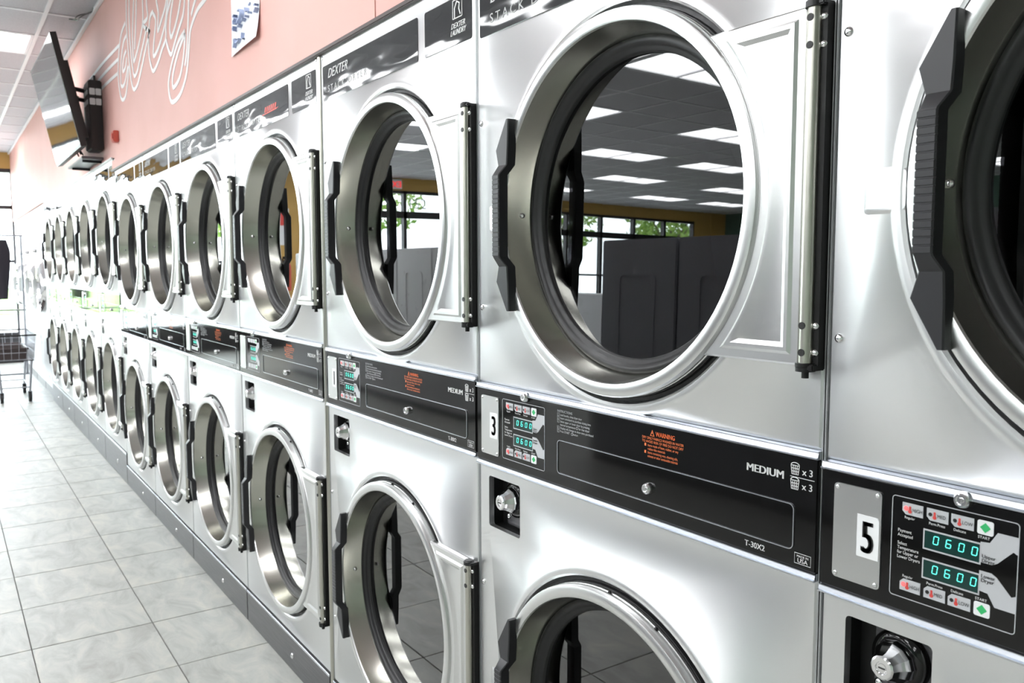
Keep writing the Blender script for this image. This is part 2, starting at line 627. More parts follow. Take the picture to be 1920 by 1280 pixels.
for c in range(-13, 19):
    for r in range(-24, 1):
        if (c, r) in taken:
            continue
        x, y = CX0 + c * P_, CY0 + r * P_
        xa, xb, ya, yb = max(x, XL), min(x + P_, XR), max(y, YF), min(y + P_, 0.0)
        if xb - xa < 0.05 or yb - ya < 0.05:
            continue
        whole = xb - xa > P_ - 1e-6 and yb - ya > P_ - 1e-6
        if whole and r > -12 and c < 10 and count < 280:
            link('ceiling_tile', ct_me, ceiling, (x, y, 0))
            count += 1
        else:
            rest.box(xa + 0.006, xb - 0.006, ya + 0.006, yb - 0.006, ZC + 0.006, ZC + 0.022)
o = link('ceiling_tiles_beyond', rest.mesh('ceiling_tiles_beyond', tile_white, fix=False), ceiling)
o['kind'] = 'stuff'

lamp_frame = MB()
W2, L2 = P_ / 2 - 0.013, P_ - 0.013
for a in ((-W2, W2, -L2, -L2 + 0.02), (-W2, W2, L2 - 0.02, L2), (-W2, -W2 + 0.02, -L2, L2), (W2 - 0.02, W2, -L2, L2)):
    lamp_frame.box(a[0], a[1], a[2], a[3], 0.0, 0.05)
lamp_frame = lamp_frame.mesh('lamp_frame', tbar_mat)
lamp_diff = MB().box(-W2 + 0.02, W2 - 0.02, -L2 + 0.02, L2 - 0.02, 0.012, 0.018).mesh('diffuser', diffuser)
for (c, r) in lamp_cells:
    x, y = CX0 + (c + 0.5) * P_, CY0 + (r - 1) * P_
    if x - P_ / 2 < XL or x + P_ / 2 > XR or y - P_ < YF:
        continue
    if r == 0:
        lab = 'recessed fluorescent ceiling panel in the row above the dryer aisle'
    elif r == -3:
        lab = 'recessed fluorescent ceiling panel in the dense row along the island washers'
    else:
        lab = 'recessed fluorescent ceiling panel over the middle of the laundry room'
    t = thing('ceiling_light', lab, 'ceiling light', (x, y, ZC), 0, {0: 'ceiling panels above the dryer aisle', -3: 'ceiling panels along the islands'}.get(r, 'ceiling panels over the room'))
    link('frame', lamp_frame, t)
    link('diffuser', lamp_diff, t)

# wall above the dryers (bulkhead), with its dark trim
XS = -5.51      # here the bulkhead steps up over the far group of dryers
wall_back = struct('wall_back', MB().prism([(XL, 1.968), (XS, 1.968), (XS, 1.893), (XR, 1.893), (XR, ZC + 0.1), (XL, ZC + 0.1)], 0.0, 0.12).mesh('wall_back', pink))
seg = MB()
seg.bbox(-1.861, XR, -0.005, 0.0, 1.893, 1.945, 0.002)
link('board', seg.mesh('board', pink), wall_back)
seg = MB()
seg.bbox(XS, -1.864, -0.005, 0.0, 1.893, 1.945, 0.002)
link('board', seg.mesh('board', pink), wall_back)
struct('trim_1', MB().bbox(XS, XR, -0.012, 0.05, 1.880, 1.892, 0.002).mesh('trim_1', brown))
struct('trim_2', MB().bbox(-9.45, XS - 0.002, -0.010, 0.05, 1.956, 1.967, 0.002).mesh('trim_2', white_print))
struct('trim_3', MB().bbox(XL, XR, -0.022, 0.0, ZC - 0.022, ZC - 0.002, 0.002).mesh('trim_3', tbar_mat))
struct('wall_rear', MB().box(XL, XR, YB, YB + 0.1, 0, ZC + 0.1).mesh('wall_rear', pink))
struct('wall_right', MB().box(XR, XR + 0.1, YF, YB, 0, ZC + 0.1).mesh('wall_right', pale_green))
struct('wall_front', MB().box(XL, XR, YF - 0.1, YF, 0, ZC + 0.1).mesh('wall_front', teal))

# painted script on the bulkhead: outlined letters and speed lines, as ribbons of paint
K = 370.0 / 1920.0
script_lines = [
    [(45, 850), (200, 640), (380, 440)], [(60, 940), (210, 745), (370, 575)], [(75, 1030), (220, 850), (365, 715)],
    [(440, 220), (400, 330), (378, 500), (370, 700), (380, 850), (405, 965), (440, 940), (462, 800), (472, 640)],
    [(450, 345), (420, 420), (400, 600), (395, 780), (405, 840), (430, 820), (450, 740), (465, 640)],
    [(450, 490), (425, 560), (415, 690), (440, 660), (455, 560)],
    [(445, -120), (447, 0), (452, 250), (465, 450), (480, 620), (500, 800), (525, 870), (560, 820), (590, 700), (620, 560), (650, 420), (680, 290)],
    [(475, -120), (475, 0), (477, 200), (490, 450), (510, 650), (530, 740), (560, 680), (590, 540), (620, 400), (650, 250)],
    [(522, -100), (520, 0), (510, 250), (512, 420), (520, 585), (535, 570), (560, 480), (590, 340), (610, 200), (606, 0), (606, -100)],
    [(545, -100), (545, 0), (540, 250), (530, 480)],
    [(640, -120), (645, 40), (655, 170), (610, 240), (680, 310)],
    [(710, 110), (680, 170), (665, 350), (670, 520), (690, 640), (715, 690), (760, 600), (800, 470), (832, 380), (835, 240), (850, 120), (880, 0), (900, -110)],
    [(710, 130), (735, 200), (718, 400), (715, 545), (760, 470), (800, 340), (828, 220), (842, 100), (862, -60)],
    [(735, -110), (740, 0), (760, 130), (755, 300), (790, 200), (830, 60), (845, -60)],
    [(840, 380), (845, 430), (885, 530), (920, 420), (960, 280), (1000, 150), (1015, 0), (1018, -110)],
    [(905, -110), (900, 0), (880, 150), (872, 280), (885, 360), (915, 290), (950, 150), (975, 0), (985, -110)],
    [(1020, 300), (960, 400), (910, 550), (872, 720), (860, 850), (890, 990), (960, 940), (1010, 820), (1040, 680), (1060, 450), (1072, 300), (1110, 170), (1150, 80), (1210, 0), (1260, -90)],
    [(1020, 330), (970, 460), (925, 620), (900, 760), (910, 850), (970, 750), (1005, 560), (1022, 330)],
    [(1055, -110), (1055, 0), (1050, 200), (1040, 480), (1020, 640)],
    [(1080, 150), (1100, 70), (1125, -20), (1150, -110)],
]


def smooth_pts(pts, n=5):
    out = []
    for i in range(len(pts) - 1):
        p0 = pts[max(i - 1, 0)]
        p1, p2 = pts[i], pts[i + 1]
        p3 = pts[min(i + 2, len(pts) - 1)]
        for k in range(n):
            t = k / n
            out.append(tuple(0.5 * ((2 * p1[q]) + (-p0[q] + p2[q]) * t + (2 * p0[q] - 5 * p1[q] + 4 * p2[q] - p3[q]) * t * t + (-p0[q] + 3 * p1[q] - 3 * p2[q] + p3[q]) * t ** 3) for q in (0, 1)))
    out.append(pts[-1])
    return out


def ribbon(mb, pts, w, y0, y1):
    """band of width w along xz points, from y1 on the wall to y0 in front"""
    n = len(pts)
    vs = []
    for i in range(n):
        a, b_ = Vector(pts[max(i - 1, 0)]), Vector(pts[min(i + 1, n - 1)])
        d = (b_ - a).normalized()
        nx, nz_ = -d.y * w / 2, d.x * w / 2
        x, z = pts[i]
        vs += [(x + nx, y0, z + nz_), (x - nx, y0, z - nz_), (x + nx, y1, z + nz_), (x - nx, y1, z - nz_)]
    fs = []
    for i in range(n - 1):
        a, c = 4 * i, 4 * i + 4
        fs += [(a, c, c + 1, a + 1), (a, a + 2, c + 2, c), (a + 1, c + 1, c + 3, a + 3)]
    return mb.add(vs, fs)


sb = MB()
for ln in script_lines:
    w3 = []
    for (zx, zy) in smooth_pts(ln):
        p = wall_pt(150 + zx * K, zy * K, -0.002)
        if p.z < ZC - 0.03:
            w3.append((p.x, p.z))
    if len(w3) > 2:
        ribbon(sb, w3, 0.020, -0.002, 0.001)
link('painted_script', sb.mesh('painted_script', white_paint, fix=False), wall_back)

# ------------------------------------------------------------------ stack dryer
DX = 0.005                    # door centre, x from the machine's middle
ZU, ZLW = 1.398, 0.472        # door centres
FW2 = 0.397


def front_panel(z0, z1, dz, square_hole=None):
    mb = MB()
    N_ = 96
    circ = [(DX + 0.330 * math.cos(2 * PI * i / N_), dz + 0.330 * math.sin(2 * PI * i / N_)) for i in range(N_)]
    b_ = 0.004
    outer = [(-FW2 + b_, z0 + b_), (FW2 - b_, z0 + b_), (FW2 - b_, z1 - b_), (-FW2 + b_, z1 - b_)]
    pts = [Vector(p) for p in circ] + [Vector(p) for p in outer]
    edges = [(i, (i + 1) % N_) for i in range(N_)] + [(N_ + i, N_ + (i + 1) % 4) for i in range(4)]
    hole = []
    if square_hole:
        hole = rrect(*square_hole, 0.006, 4)
        o_ = len(pts)
        pts += [Vector(p) for p in hole]
        edges += [(o_ + i, o_ + (i + 1) % len(hole)) for i in range(len(hole))]
    V, _, F, *_r = delaunay_2d_cdt(pts, edges, [], 1, 1e-6)
    fs = []
    for f in F:
        c = sum((V[i] for i in f), Vector((0, 0))) / len(f)
        if (c - Vector((DX, dz))).length < 0.327:
            continue
        if square_hole and square_hole[0] < c.x < square_hole[1] and square_hole[2] < c.y < square_hole[3]:
            continue
        fs.append(tuple(f))
    mb.add([(v.x, 0.0, v.y) for v in V], fs)
    # rolled rim round the door opening
    mb.lathe([(0.330, 0.0), (0.326, -0.0022), (0.321, -0.0034), (0.316, -0.0030), (0.312, 0.0), (0.309, 0.008), (0.309, 0.02)], DX, dz, N_)
    # folded outer edges
    ring = [outer, [(-FW2, z0), (FW2, z0), (FW2, z1), (-FW2, z1)]]
    vs = [(x, 0.0, z) for x, z in ring[0]] + [(x, 0.004, z) for x, z in ring[1]] + [(x, 0.03, z) for x, z in ring[1]]
    f2 = []
    for i in range(4):
        j = (i + 1) % 4
        f2 += [(i, j, 4 + j, 4 + i), (4 + i, 4 + j, 8 + j, 8 + i)]
    mb.add(vs, f2)
    if hole:
        n = len(hole)
        vs = [(x, 0.0, z) for x, z in hole] + [(x, 0.012, z) for x, z in hole]
        mb.add(vs, [(i, (i + 1) % n, n + (i + 1) % n, n + i) for i in range(n)])
    # raised pull tab left of the door
    poly = rrect(-0.357, -0.305, dz - 0.027, dz + 0.025, 0.006, 4)
    n = len(poly)
    inn = rrect(-0.353, -0.305, dz - 0.023, dz + 0.021, 0.005, 4)
    vs = [(x, 0.0, z) for x, z in poly] + [(x, -0.0018, z) for x, z in inn]
    mb.add(vs, [(i, (i + 1) % n, n + (i + 1) % n, n + i) for i in range(n)] + [tuple(range(n, 2 * n))])
    return mb


def door_mesh():
    """door pan, in door coordinates (centre at origin)"""
    mb = MB()
    mb.lathe([(0.2775, -0.0175), (0.279, -0.0205), (0.283, -0.0222), (0.293, -0.0222), (0.298, -0.0200), (0.3005, -0.0155), (0.3005, -0.0085),
              (0.2985, -0.0075), (0.2985, -0.0050), (0.3005, -0.0040), (0.3005, 0.0010), (0.296, 0.0030)], 0, 0, 96)
    return mb


def plate_mesh():
    """hinge-side plate of the door with its pressed border"""
    mb = MB()
    loops = []
    for off, y, rad in ((0.0, -0.002, 0.002), (0.0, -0.012, 0.003), (0.003, -0.0155, 0.003), (0.013, -0.0155, 0.003), (0.017, -0.0190, 0.004), (0.022, -0.0190, 0.004), (0.028, -0.0160, 0.004)):
        R = 0.2985 + off * 1.15
        zt = 0.2165 - off
        xr = 0.367 - off
        th = math.asin(zt / R)
        pts = []
        n = 28
        for i in range(n + 1):
            a = th - 2 * th * i / n
            pts.append((R * math.cos(a), y, R * math.sin(a)))
        pts.append((xr, y, -zt))
        pts.append((xr, y, zt))
        loops.append(pts)
    k = len(loops[0])
    for q in range(len(loops) - 1):
        vs = loops[q] + loops[q + 1]
        mb.add(vs, [(i, (i + 1) % k, k + (i + 1) % k, k + i) for i in range(k)])
    # inner field as a fan of quads from the arc to the straight side
    last = loops[-1]
    n = 28
    vs = []
    for i in range(n + 1):
        vs.append(last[i])
        vs.append((last[n + 1][0], last[0][1], last[i][2]))
    mb.add(vs, [(2 * i, 2 * i + 1, 2 * i + 3, 2 * i + 2) for i in range(n)])
    return mb


def handle_mesh():
    mb = MB()
    half = [  # z, x left, x right, y front, y back
        (0.171, -0.250, -0.242, -0.037, -0.020), (0.118, -0.280, -0.242, -0.039, -0.020), (0.090, -0.271, -0.243, -0.040, -0.021),
        (0.074, -0.270, -0.249, -0.052, -0.032)]
    sec = list(half)
    nr = 17
    for i in range(nr):
        za = 0.072 - 0.146 * i / nr
        zb = 0.072 - 0.146 * (i + 1) / nr
        g = 0.0007
        sec += [(za - 0.0002, -0.2715, -0.2495, -0.0525, -0.033), (za - 0.0008, -0.2720, -0.2495, -0.0525 - g, -0.033), (zb + 0.0016, -0.2720, -0.2495, -0.0525 - g, -0.033), (zb + 0.0010, -0.2715, -0.2495, -0.0525, -0.033)]
    sec += [(-z - 0.002, a, b_, c, d) for z, a, b_, c, d in reversed(half)]
    vs, fs = [], []
    for z, xl, xr, yf, yb in sec:
        c = 0.0018
        vs += [(xl, yf + c, z), (xl + c, yf, z), (xr - c, yf, z), (xr, yf + c, z), (xr, yb, z), (xl, yb, z)]
    for i in range(len(sec) - 1):
        for q in range(6):
            p = (q + 1) % 6
            fs.append((6 * i + q, 6 * i + p, 6 * i + 6 + p, 6 * i + 6 + q))
    fs.append(tuple(range(6)))
    fs.append(tuple(range(6 * len(sec) - 1, 6 * len(sec) - 7, -1)))
    return mb.add(vs, fs)


def build_door(root, z, dz, tilt=0.0, lod=0, rz=0.0):
    L_ = (DX, 0.0, z + dz)
    d = link('door', cached('door', lambda: door_mesh().mesh('door', steel_ring, 30)), root, L_)
    d.rotation_euler = (0, 0, rz)
    link('door_cone', cached('cone', lambda: MB().lathe([(0.2775, -0.0175), (0.2765, -0.013), (0.266, 0.036), (0.264, 0.040)], 0, 0, 96).mesh('door_cone', steel_cone)), d)
    link('gasket', cached('gask', lambda: MB().lathe([(0.268, 0.036), (0.2655, 0.031), (0.261, 0.0285), (0.256, 0.0295), (0.2525, 0.034), (0.249, 0.037), (0.245, 0.038), (0.2425, 0.041), (0.2425, 0.052)], 0, 0, 96).mesh('gasket', rubber, 60)), d)
    g = link('glass', cached('glass', lambda: MB().lathe([(0.0, 0.046), (0.246, 0.046), (0.246, 0.050), (0.0, 0.050)], 0, 0, 64).mesh('glass', door_glass_mat)), d)
    g.rotation_euler = (tilt, 0, 0)
    link('hinge_plate', cached('plate', lambda: plate_mesh().mesh('hinge_plate', steel_ring, 25)), d)
    link('handle', cached('handle', lambda: handle_mesh().mesh('handle', plastic, 30)), d)
    link('seal', cached('seal', lambda: MB().lathe([(0.296, 0.001), (0.302, 0.003), (0.303, 0.009), (0.322, 0.012), (0.322, 0.022), (0.262, 0.05)], 0, 0, 64).mesh('seal', rubber)), d)

    def tube():
        m = MB()
        m.cyl((0.375, -0.0135, -0.212), (0.375, -0.0135, 0.212), 0.0085, 20)
        return m.mesh('hinge_tube', tube_steel, 40)
    link('hinge_tube', cached('htube', tube), d)

    def brk():
        m = MB()
        m.box(0.3795, 0.3915, -0.012, 0.012, -0.216, 0.214)
        return m.mesh('hinge_channel', dark_metal)
    link('hinge_channel', cached('hbrk', brk), d)

    def caps():
        m = MB()
        m.cyl((0.375, -0.0135, 0.212), (0.375, -0.0135, 0.219), 0.0115, 20)
        m.cyl((0.375, -0.0135, 0.219), (0.375, -0.0135, 0.222), 0.0115, 20, r1=0.008)
        m.bbox(0.375, 0.3915, -0.020, 0.004, 0.2125, 0.2185, 0.0015)
        return m.mesh('hinge_cap', rubber, 40)
    link('hinge_cap', cached('hcap', caps), d)

    def foot():
        m = MB()
        m.cyl((0.375, -0.0135, -0.212), (0.375, -0.0135, -0.217), 0.0125, 20)
        m.cyl((0.375, -0.0135, -0.2175), (0.375, -0.0135, -0.2225), 0.0120, 20)
        m.cyl((0.375, -0.0135, -0.222), (0.375, -0.0135, -0.231), 0.0045, 12)
        m.bbox(0.375, 0.3915, -0.022, 0.004, -0.221, -0.213, 0.0015)
        return m.mesh('hinge_bracket', dark_metal, 40)
    link('hinge_bracket', cached('hfoot', foot), d)
    for q in (0.200, 0.168, -0.166, -0.199):
        def hole():
            m = MB()
            m.cyl((0.3745, -0.0212, 0), (0.3745, -0.0225, 0), 0.0046, 14)
            return m.mesh('hinge_hole', black_print)
        link('hinge_hole', cached('hhole', hole), d, (0, 0, q))
        link('hinge_screw', cached('hscrew', lambda: MB().sphere((0.3868, -0.012, 0), 0.0048, 12, 8, 0.7).mesh('hinge_screw', chrome)), d, (0, 0, q))
    link('latch_stud', cached('stud', lambda: MB().sphere((-0.2695, 0.013, 0), 0.0055, 12, 8).cyl((-0.2735, 0.013, 0), (-0.267, 0.013, 0), 0.003, 10).mesh('latch_stud', chrome)), d, (0, 0, 0.002))
    if z < 1.0:
        for k, a in enumerate((1.18, 1.55)):
            link('drain_hole', cached('dhole', lambda: MB().sphere((0, -0.0062, 0), 0.0032, 10, 6).mesh('drain_hole', black_print)), d, (0.3005 * math.cos(a), 0, 0.3005 * math.sin(a)))
    return d


def kx(u):
    return 0.0955 + (u - 0.091) * 1.058 - 0.4


def kz(z):
    return z + 0.005


def thermometer(mb, x, z):
    mb.prism([(x - 0.0011, z - 0.001), (x + 0.0011, z - 0.001), (x + 0.0011, z + 0.0035), (x - 0.0011, z + 0.0035)], -0.0064, -0.006)
    n = 12
    mb.prism([(x + 0.0021 * math.cos(2 * PI * i / n), z - 0.0026 + 0.0021 * math.sin(2 * PI * i / n)) for i in range(n)], -0.0064, -0.006)


SEGS = {'0': 'abcdef', '6': 'acdefg'}


def seven(mb, ch, x, z, w, h, y):
    t = w * 0.17
    sl = 0.12
    P = {'a': (0, h, w, h), 'b': (w, h / 2, w, h), 'c': (w, 0, w, h / 2), 'd': (0, 0, w, 0), 'e': (0, 0, 0, h / 2), 'f': (0, h / 2, 0, h), 'g': (0, h / 2, w, h / 2)}
    for s in SEGS[ch]:
        x0, z0, x1, z1 = P[s]
        if z0 == z1:
            poly = [(x0 + t * .4, z0 - t / 2), (x1 - t * .4, z0 - t / 2), (x1 - t * .4, z0 + t / 2), (x0 + t * .4, z0 + t / 2)]
        else:
            poly = [(x0 - t / 2, z0 + t * .4), (x0 + t / 2, z0 + t * .4), (x0 + t / 2, z1 - t * .4), (x0 - t / 2, z1 - t * .4)]
        mb.prism([(x + a + c * sl, z + c) for a, c in poly], y, y + 0.0004)


def lock_mesh(name):
    m = MB()
    m.lathe([(0.0, -0.0090), (0.0030, -0.0090), (0.0031, -0.0075), (0.0048, -0.0075), (0.0049, -0.0092), (0.0064, -0.0092), (0.0078, -0.0080), (0.0092, -0.003), (0.0092, 0.0)], 0, 0, 24)
    m.box(-0.0011, 0.0011, -0.0098, -0.0088, -0.0028, 0.0028)
    return m.mesh(name, chrome, 40)


def build_control(root, dz, number, lod):
    pan = link('control_panel', cached('panel', lambda: MB().bbox(-FW2, FW2, -0.0055, 0.02, 0.9215, 1.0660, 0.0015).mesh('control_panel', black_gloss)), root, (0, 0, dz))
    link('trim_strip', cached('trimt', lambda: MB().prism([(0, 0)], 0, 0) if False else trim_mesh(1.0662, 1.0768, 'trim_strip')), root, (0, 0, dz))
    link('trim_strip', cached('trimb', lambda: trim_mesh(0.9115, 0.9213, 'trim_strip')), root, (0, 0, dz))
    Y = -0.0057

    def plate():
        m = MB()
        m.prism(rrect(-0.3785, -0.3165, 0.937, 1.053, 0.005, 4), Y - 0.0016, Y)
        return m.mesh('number_plate', steel_ring, 30)
    link('number_plate', cached('nplate', plate), pan)
    for k, (x, z) in enumerate(((-0.3735, 1.048), (-0.3215, 1.048), (-0.3735, 0.942), (-0.3215, 0.942))):
        link('rivet', cached('rivet', lambda: MB().sphere((0, Y - 0.0016, 0), 0.0030, 12, 8, 0.6).mesh('rivet', chrome)), pan, (x, 0, z))
    if number:
        link('number_label', cached('nlabel', lambda: MB().prism([(-0.3465, 0.971), (-0.3185, 0.971), (-0.3185, 1.018), (-0.3205, 1.0215), (-0.3465, 1.0215)], Y - 0.0022, Y - 0.0016).mesh('number_label', button_white)), pan)

        def digit():
            m = MB()
            put_text(m, number, -0.3325, 0.9775, Y - 0.0026, 0.054, align='CENTER', bold=0.02, wid=0.62)
            return m.mesh('number', black_print)
        link('number', cached('num' + number, digit), pan)
    # keypad
    link('keypad_border', cached('kborder', lambda: outline(MB(), rrect(-0.3045, -0.168, 0.938, 1.054, 0.004, 4), 0.0008, Y - 0.0006, Y + 0.0005).mesh('keypad_border', grey_print)), pan)

    def button(cut):
        m = MB()
        w, h = 0.0240, 0.0135
        if cut == 0:
            poly = [(0, 0.004), (0.004, 0), (w, 0), (w, h), (0.0, h)]
        else:
            poly = [(0, 0), (w, 0), (w, h), (0.004, h), (0, h - 0.004)]
        m.prism(poly, Y - 0.0003, Y + 0.0005)
        return m.mesh('button', grey_print)
    for cut, z in ((0, 1.0345), (1, 0.9470)):
        for u in (0.1025, 0.129, 0.1545):
            link('button', cached('btn%d' % cut, lambda: button(cut)), pan, (kx(u), 0, z))
        link('start_button', cached('sbtn', lambda: MB().prism(rrect(0, 0.0165, 0, 0.0150, 0.0022, 4), Y - 0.0004, Y + 0.0005).mesh('start_button', button_white)), pan, (kx(0.1805), 0, z - 0.0008))
        link('start_diamond', cached('sdia', lambda: MB().prism([(0.00825, 0.0022), (0.0137, 0.0075), (0.00825, 0.0128), (0.0028, 0.0075)], Y - 0.0007, Y - 0.0004).mesh('start_diamond', green_print)), pan, (kx(0.1805), 0, z - 0.0008))
    for z in (1.0025, 0.9695):
        link('display_frame', cached('dframe', lambda: MB().prism([(kx(0.1262), -0.0015), (kx(0.1852), -0.0015), (kx(0.1852), 0.0215), (kx(0.1262), 0.0215)], Y - 0.0003, Y + 0.0005).mesh('display_frame', grey_print)), pan, (0, 0, z))
        link('display', cached('disp', lambda: MB().prism([(kx(0.1278), 0.0004), (kx(0.1838), 0.0004), (kx(0.1838), 0.0198), (kx(0.1278), 0.0198)], Y - 0.0006, Y - 0.0003).mesh('display', display_glass)), pan, (0, 0, z))

        def digs():
            m = MB()
            for k, ch in enumerate('0600'):
                seven(m, ch, kx(0.1372) + 0.0138 * k, 0.0070, 0.0052, 0.0088, Y - 0.0011)
            return m.mesh('display_digits', digit_lit)
        link('display_digits', cached('digs', digs), pan, (0, 0, z))

    def arrow(s):
        zz = 0.9945 + 0.005
        pts = [(0.1842, 1.0205), (0.193, 1.0215), (0.2000, 1.0340), (0.2190, 1.0340), (0.2190, 1.0160), (0.2150, 1.0180), (0.2010, 1.0020), (0.1960, 0.9990), (0.1842, 0.9990)]
        poly = [(kx(u), zz + s * (kz(z) - zz)) for u, z in pts]
        m = MB()
        m.prism(poly, Y - 0.0002, Y + 0.0005)
        return m.mesh('arrow_print', grey_print)
    link('arrow_print', cached('arrU', lambda: arrow(1)), pan)
    link('arrow_print', cached('arrL', lambda: arrow(-1)), pan)
    if lod == 0:
        def white():
            m = MB()
            y = Y - 0.0006
            s = 0.0042
            for t, u in (('Regular', 0.1025), ('Perm.Press', 0.129), ('Delicate', 0.1545)):
                put_text(m, t, kx(u) + 0.003, 1.0300, y, s, wid=0.95)
                put_text(m, t, kx(u) + 0.003, 0.9625, y, s, wid=0.95)
            put_text(m, 'START', kx(0.1815), 1.0292, y, s)
            put_text(m, 'START', kx(0.1815), 0.9630, y, s)
            for k, t in enumerate(('Payment', 'Accepted', '', 'Select', 'Temperature', 'for Upper or', 'Lower Dryers')):
                if t:
                    put_text(m, t, kx(0.0985), 1.0135 - 0.0052 * k + (0.001 if k > 2 else 0), y, 0.0052, wid=0.9)
            return m.mesh('keypad_lettering', white_print)
        link('keypad_lettering', cached('kwhite', white), pan)['kind'] = 'stuff'

        def blk():
            m = MB()
            y = Y - 0.0008
            for z in (1.0345, 0.9470):
                for k, t in enumerate(('HIGH', 'MED', 'LOW')):
                    put_text(m, t, kx((0.1025, 0.129, 0.1545)[k]) + 0.0118, z + 0.0046, y, 0.0056, wid=0.85)
                for k in (1, 2):
                    x = kx((0.1025, 0.129, 0.1545)[k]) + 0.0042
                    m.prism([(x + 0.0021 * math.cos(i * PI / 6), z + 0.0068 + 0.0021 * math.sin(i * PI / 6)) for i in range(12)], y, y + 0.0003)
            for z, t in ((1.0098, 'Upper'), (1.0052, 'Dryer'), (0.9888, 'Lower'), (0.9842, 'Dryer')):
                put_text(m, t, kx(0.1862), z - 0.0005, y, 0.0054, bold=0.01)
            return m.mesh('keypad_black_print', black_print)
        link('keypad_black_print', cached('kblack', blk), pan)['kind'] = 'stuff'

        def red():
            m = MB()
            for z in (1.0345, 0.9470):
                for u in (0.1025, 0.129, 0.1545):
                    thermometer(m, kx(u) + 0.0090, z + 0.0067)
            return m.mesh('thermometer_print', red_print)
        link('thermometer_print', cached('kred', red), pan)['kind'] = 'stuff'
        link('indicator_lamp', cached('kled', lambda: MB().sphere((kx(0.1025) + 0.0045, Y - 0.0004, 1.0345 + 0.0070), 0.0028, 12, 8, 0.35).mesh('indicator_lamp', led_lit)), pan)
        link('indicator_lamp', cached('kled', None), pan, (0, 0, 0.9470 - 1.0345))
    # coin drawer outline with lock, upper lock
    link('drawer_edge', cached('tray', lambda: outline(MB(), rrect(-0.130, 0.3645, 0.9435, 1.0035, 0.008, 5), 0.0012, Y - 0.0016, Y + 0.0005).mesh('drawer_edge', alu)), pan)
    link('lock', cached('lock', lambda: lock_mesh('lock')), pan, (0.1, Y, 0.966))
    link('lock', cached('lock', None), pan, (-0.224, Y - 0.001, 1.0665))
    if lod <= 1:
        y = Y - 0.0004

        def w2():
            m = MB()
            put_text(m, 'MEDIUM', 0.2865, 1.0325, y, 0.0148, bold=0.022, fit=0.060)
            return m.mesh('size_lettering', white_print)
        o_ = link('size_lettering', cached('pwhite', w2), pan)
        o_['kind'] = 'stuff'

        def w3():
            m = MB()
            put_text(m, 'x 3', 0.3745, 1.0430, y, 0.0125, bold=0.01)
            put_text(m, 'x 3', 0.3745, 1.0245, y, 0.0125, bold=0.01)
            m.prism([(0.3565, 1.0383), (0.3925, 1.0383), (0.3925, 1.0389), (0.3565, 1.0389)], y, y + 0.0003)
            for z in (1.0415, 1.0225):      # laundry basket signs
                x = 0.3575
                for k in range(4):
                    f = k / 3.0
                    zz = z + 0.0115 * f
                    w = 0.0095 + 0.003 * f
                    m.prism([(x + 0.0062 - w / 2, zz), (x + 0.0062 + w / 2, zz), (x + 0.0062 + w / 2, zz + 0.0007), (x + 0.0062 - w / 2, zz + 0.0007)], y, y + 0.0003)
                for k in range(5):
                    a = -1 + k / 2.0
                    xb, xt = x + 0.0062 + a * 0.0047, x + 0.0062 + a * 0.0062
                    m.prism([(xb - 0.0004, z), (xb + 0.0004, z), (xt + 0.0004, z + 0.012), (xt - 0.0004, z + 0.012)], y, y + 0.0003)
                top = [(x + 0.0062 + 0.0062 * math.cos(PI * i / 8), z + 0.012 + 0.0035 * math.sin(PI * i / 8)) for i in range(9)]
                ribbon(m, top, 0.0009, y, y + 0.0003)
            return m.mesh('load_signs', white_print)
        o_ = link('load_signs', cached('pload', w3), pan)
        o_['kind'] = 'stuff'

        def w4():
            m = MB()
            put_text(m, 'T-30X2', 0.2865, 0.9290, y, 0.0112, bold=0.016, wid=0.95)
            return m.mesh('model_lettering', white_print)
        o_ = link('model_lettering', cached('pmodel', w4), pan)
        o_['kind'] = 'stuff'

        def w5():
            m = MB()
            outline(m, [(0.3662, 0.9280), (0.3905, 0.9280), (0.3905, 0.9418), (0.3662, 0.9418)], 0.0006, y, y + 0.0003)
            put_text(m, 'MADE IN', 0.37835, 0.9365, y, 0.0044, align='CENTER')
            put_text(m, 'USA', 0.37835, 0.9298, y, 0.0080, align='CENTER', bold=0.01, wid=1.05)
            return m.mesh('origin_mark', white_print)
        o_ = link('origin_mark', cached('porigin', w5), pan)
        o_['kind'] = 'stuff'
    if lod <= 1:
        def instr():
            m = MB()
            y = Y - 0.0004
            put_text(m, 'INSTRUCTIONS', -0.131, 1.0525, y, 0.0062, bold=0.01, fit=0.042)
            rows = [('1', 'Load laundry, close dryer door'), ('2', 'Insert coins/card to purchase drying time'), ('3', 'Select upper or lower dryer by pressing'), ('', 'desired temperature      for that dryer'), ('4', 'Display will change to show time purchased'), ('5', 'Press START      button')]
            for k, (n_, t) in enumerate(rows):
                z = 1.0465 - 0.0058 * k
                put_text(m, t, -0.123, z, y, 0.0056, fit=(0.060, 0.083, 0.080, 0.080, 0.090, 0.049)[k])
                if n_:
                    outline(m, [(-0.131, z - 0.001), (-0.1255, z - 0.001), (-0.1255, z + 0.0045), (-0.131, z + 0.0045)], 0.0004, y, y + 0.0003)
                    put_text(m, n_, -0.1296, z, y, 0.0046)
            for x, z in ((-0.0760, 1.0312), (-0.0895, 1.0190)):
                outline(m, [(x + 0.0026 * math.cos(i * PI / 6), z + 0.0026 * math.sin(i * PI / 6)) for i in range(12)], 0.0005, y, y + 0.0003)
            return m.mesh('instruction_lettering', grey_print)
        link('instruction_lettering', cached('pinstr', instr), pan)['kind'] = 'stuff'

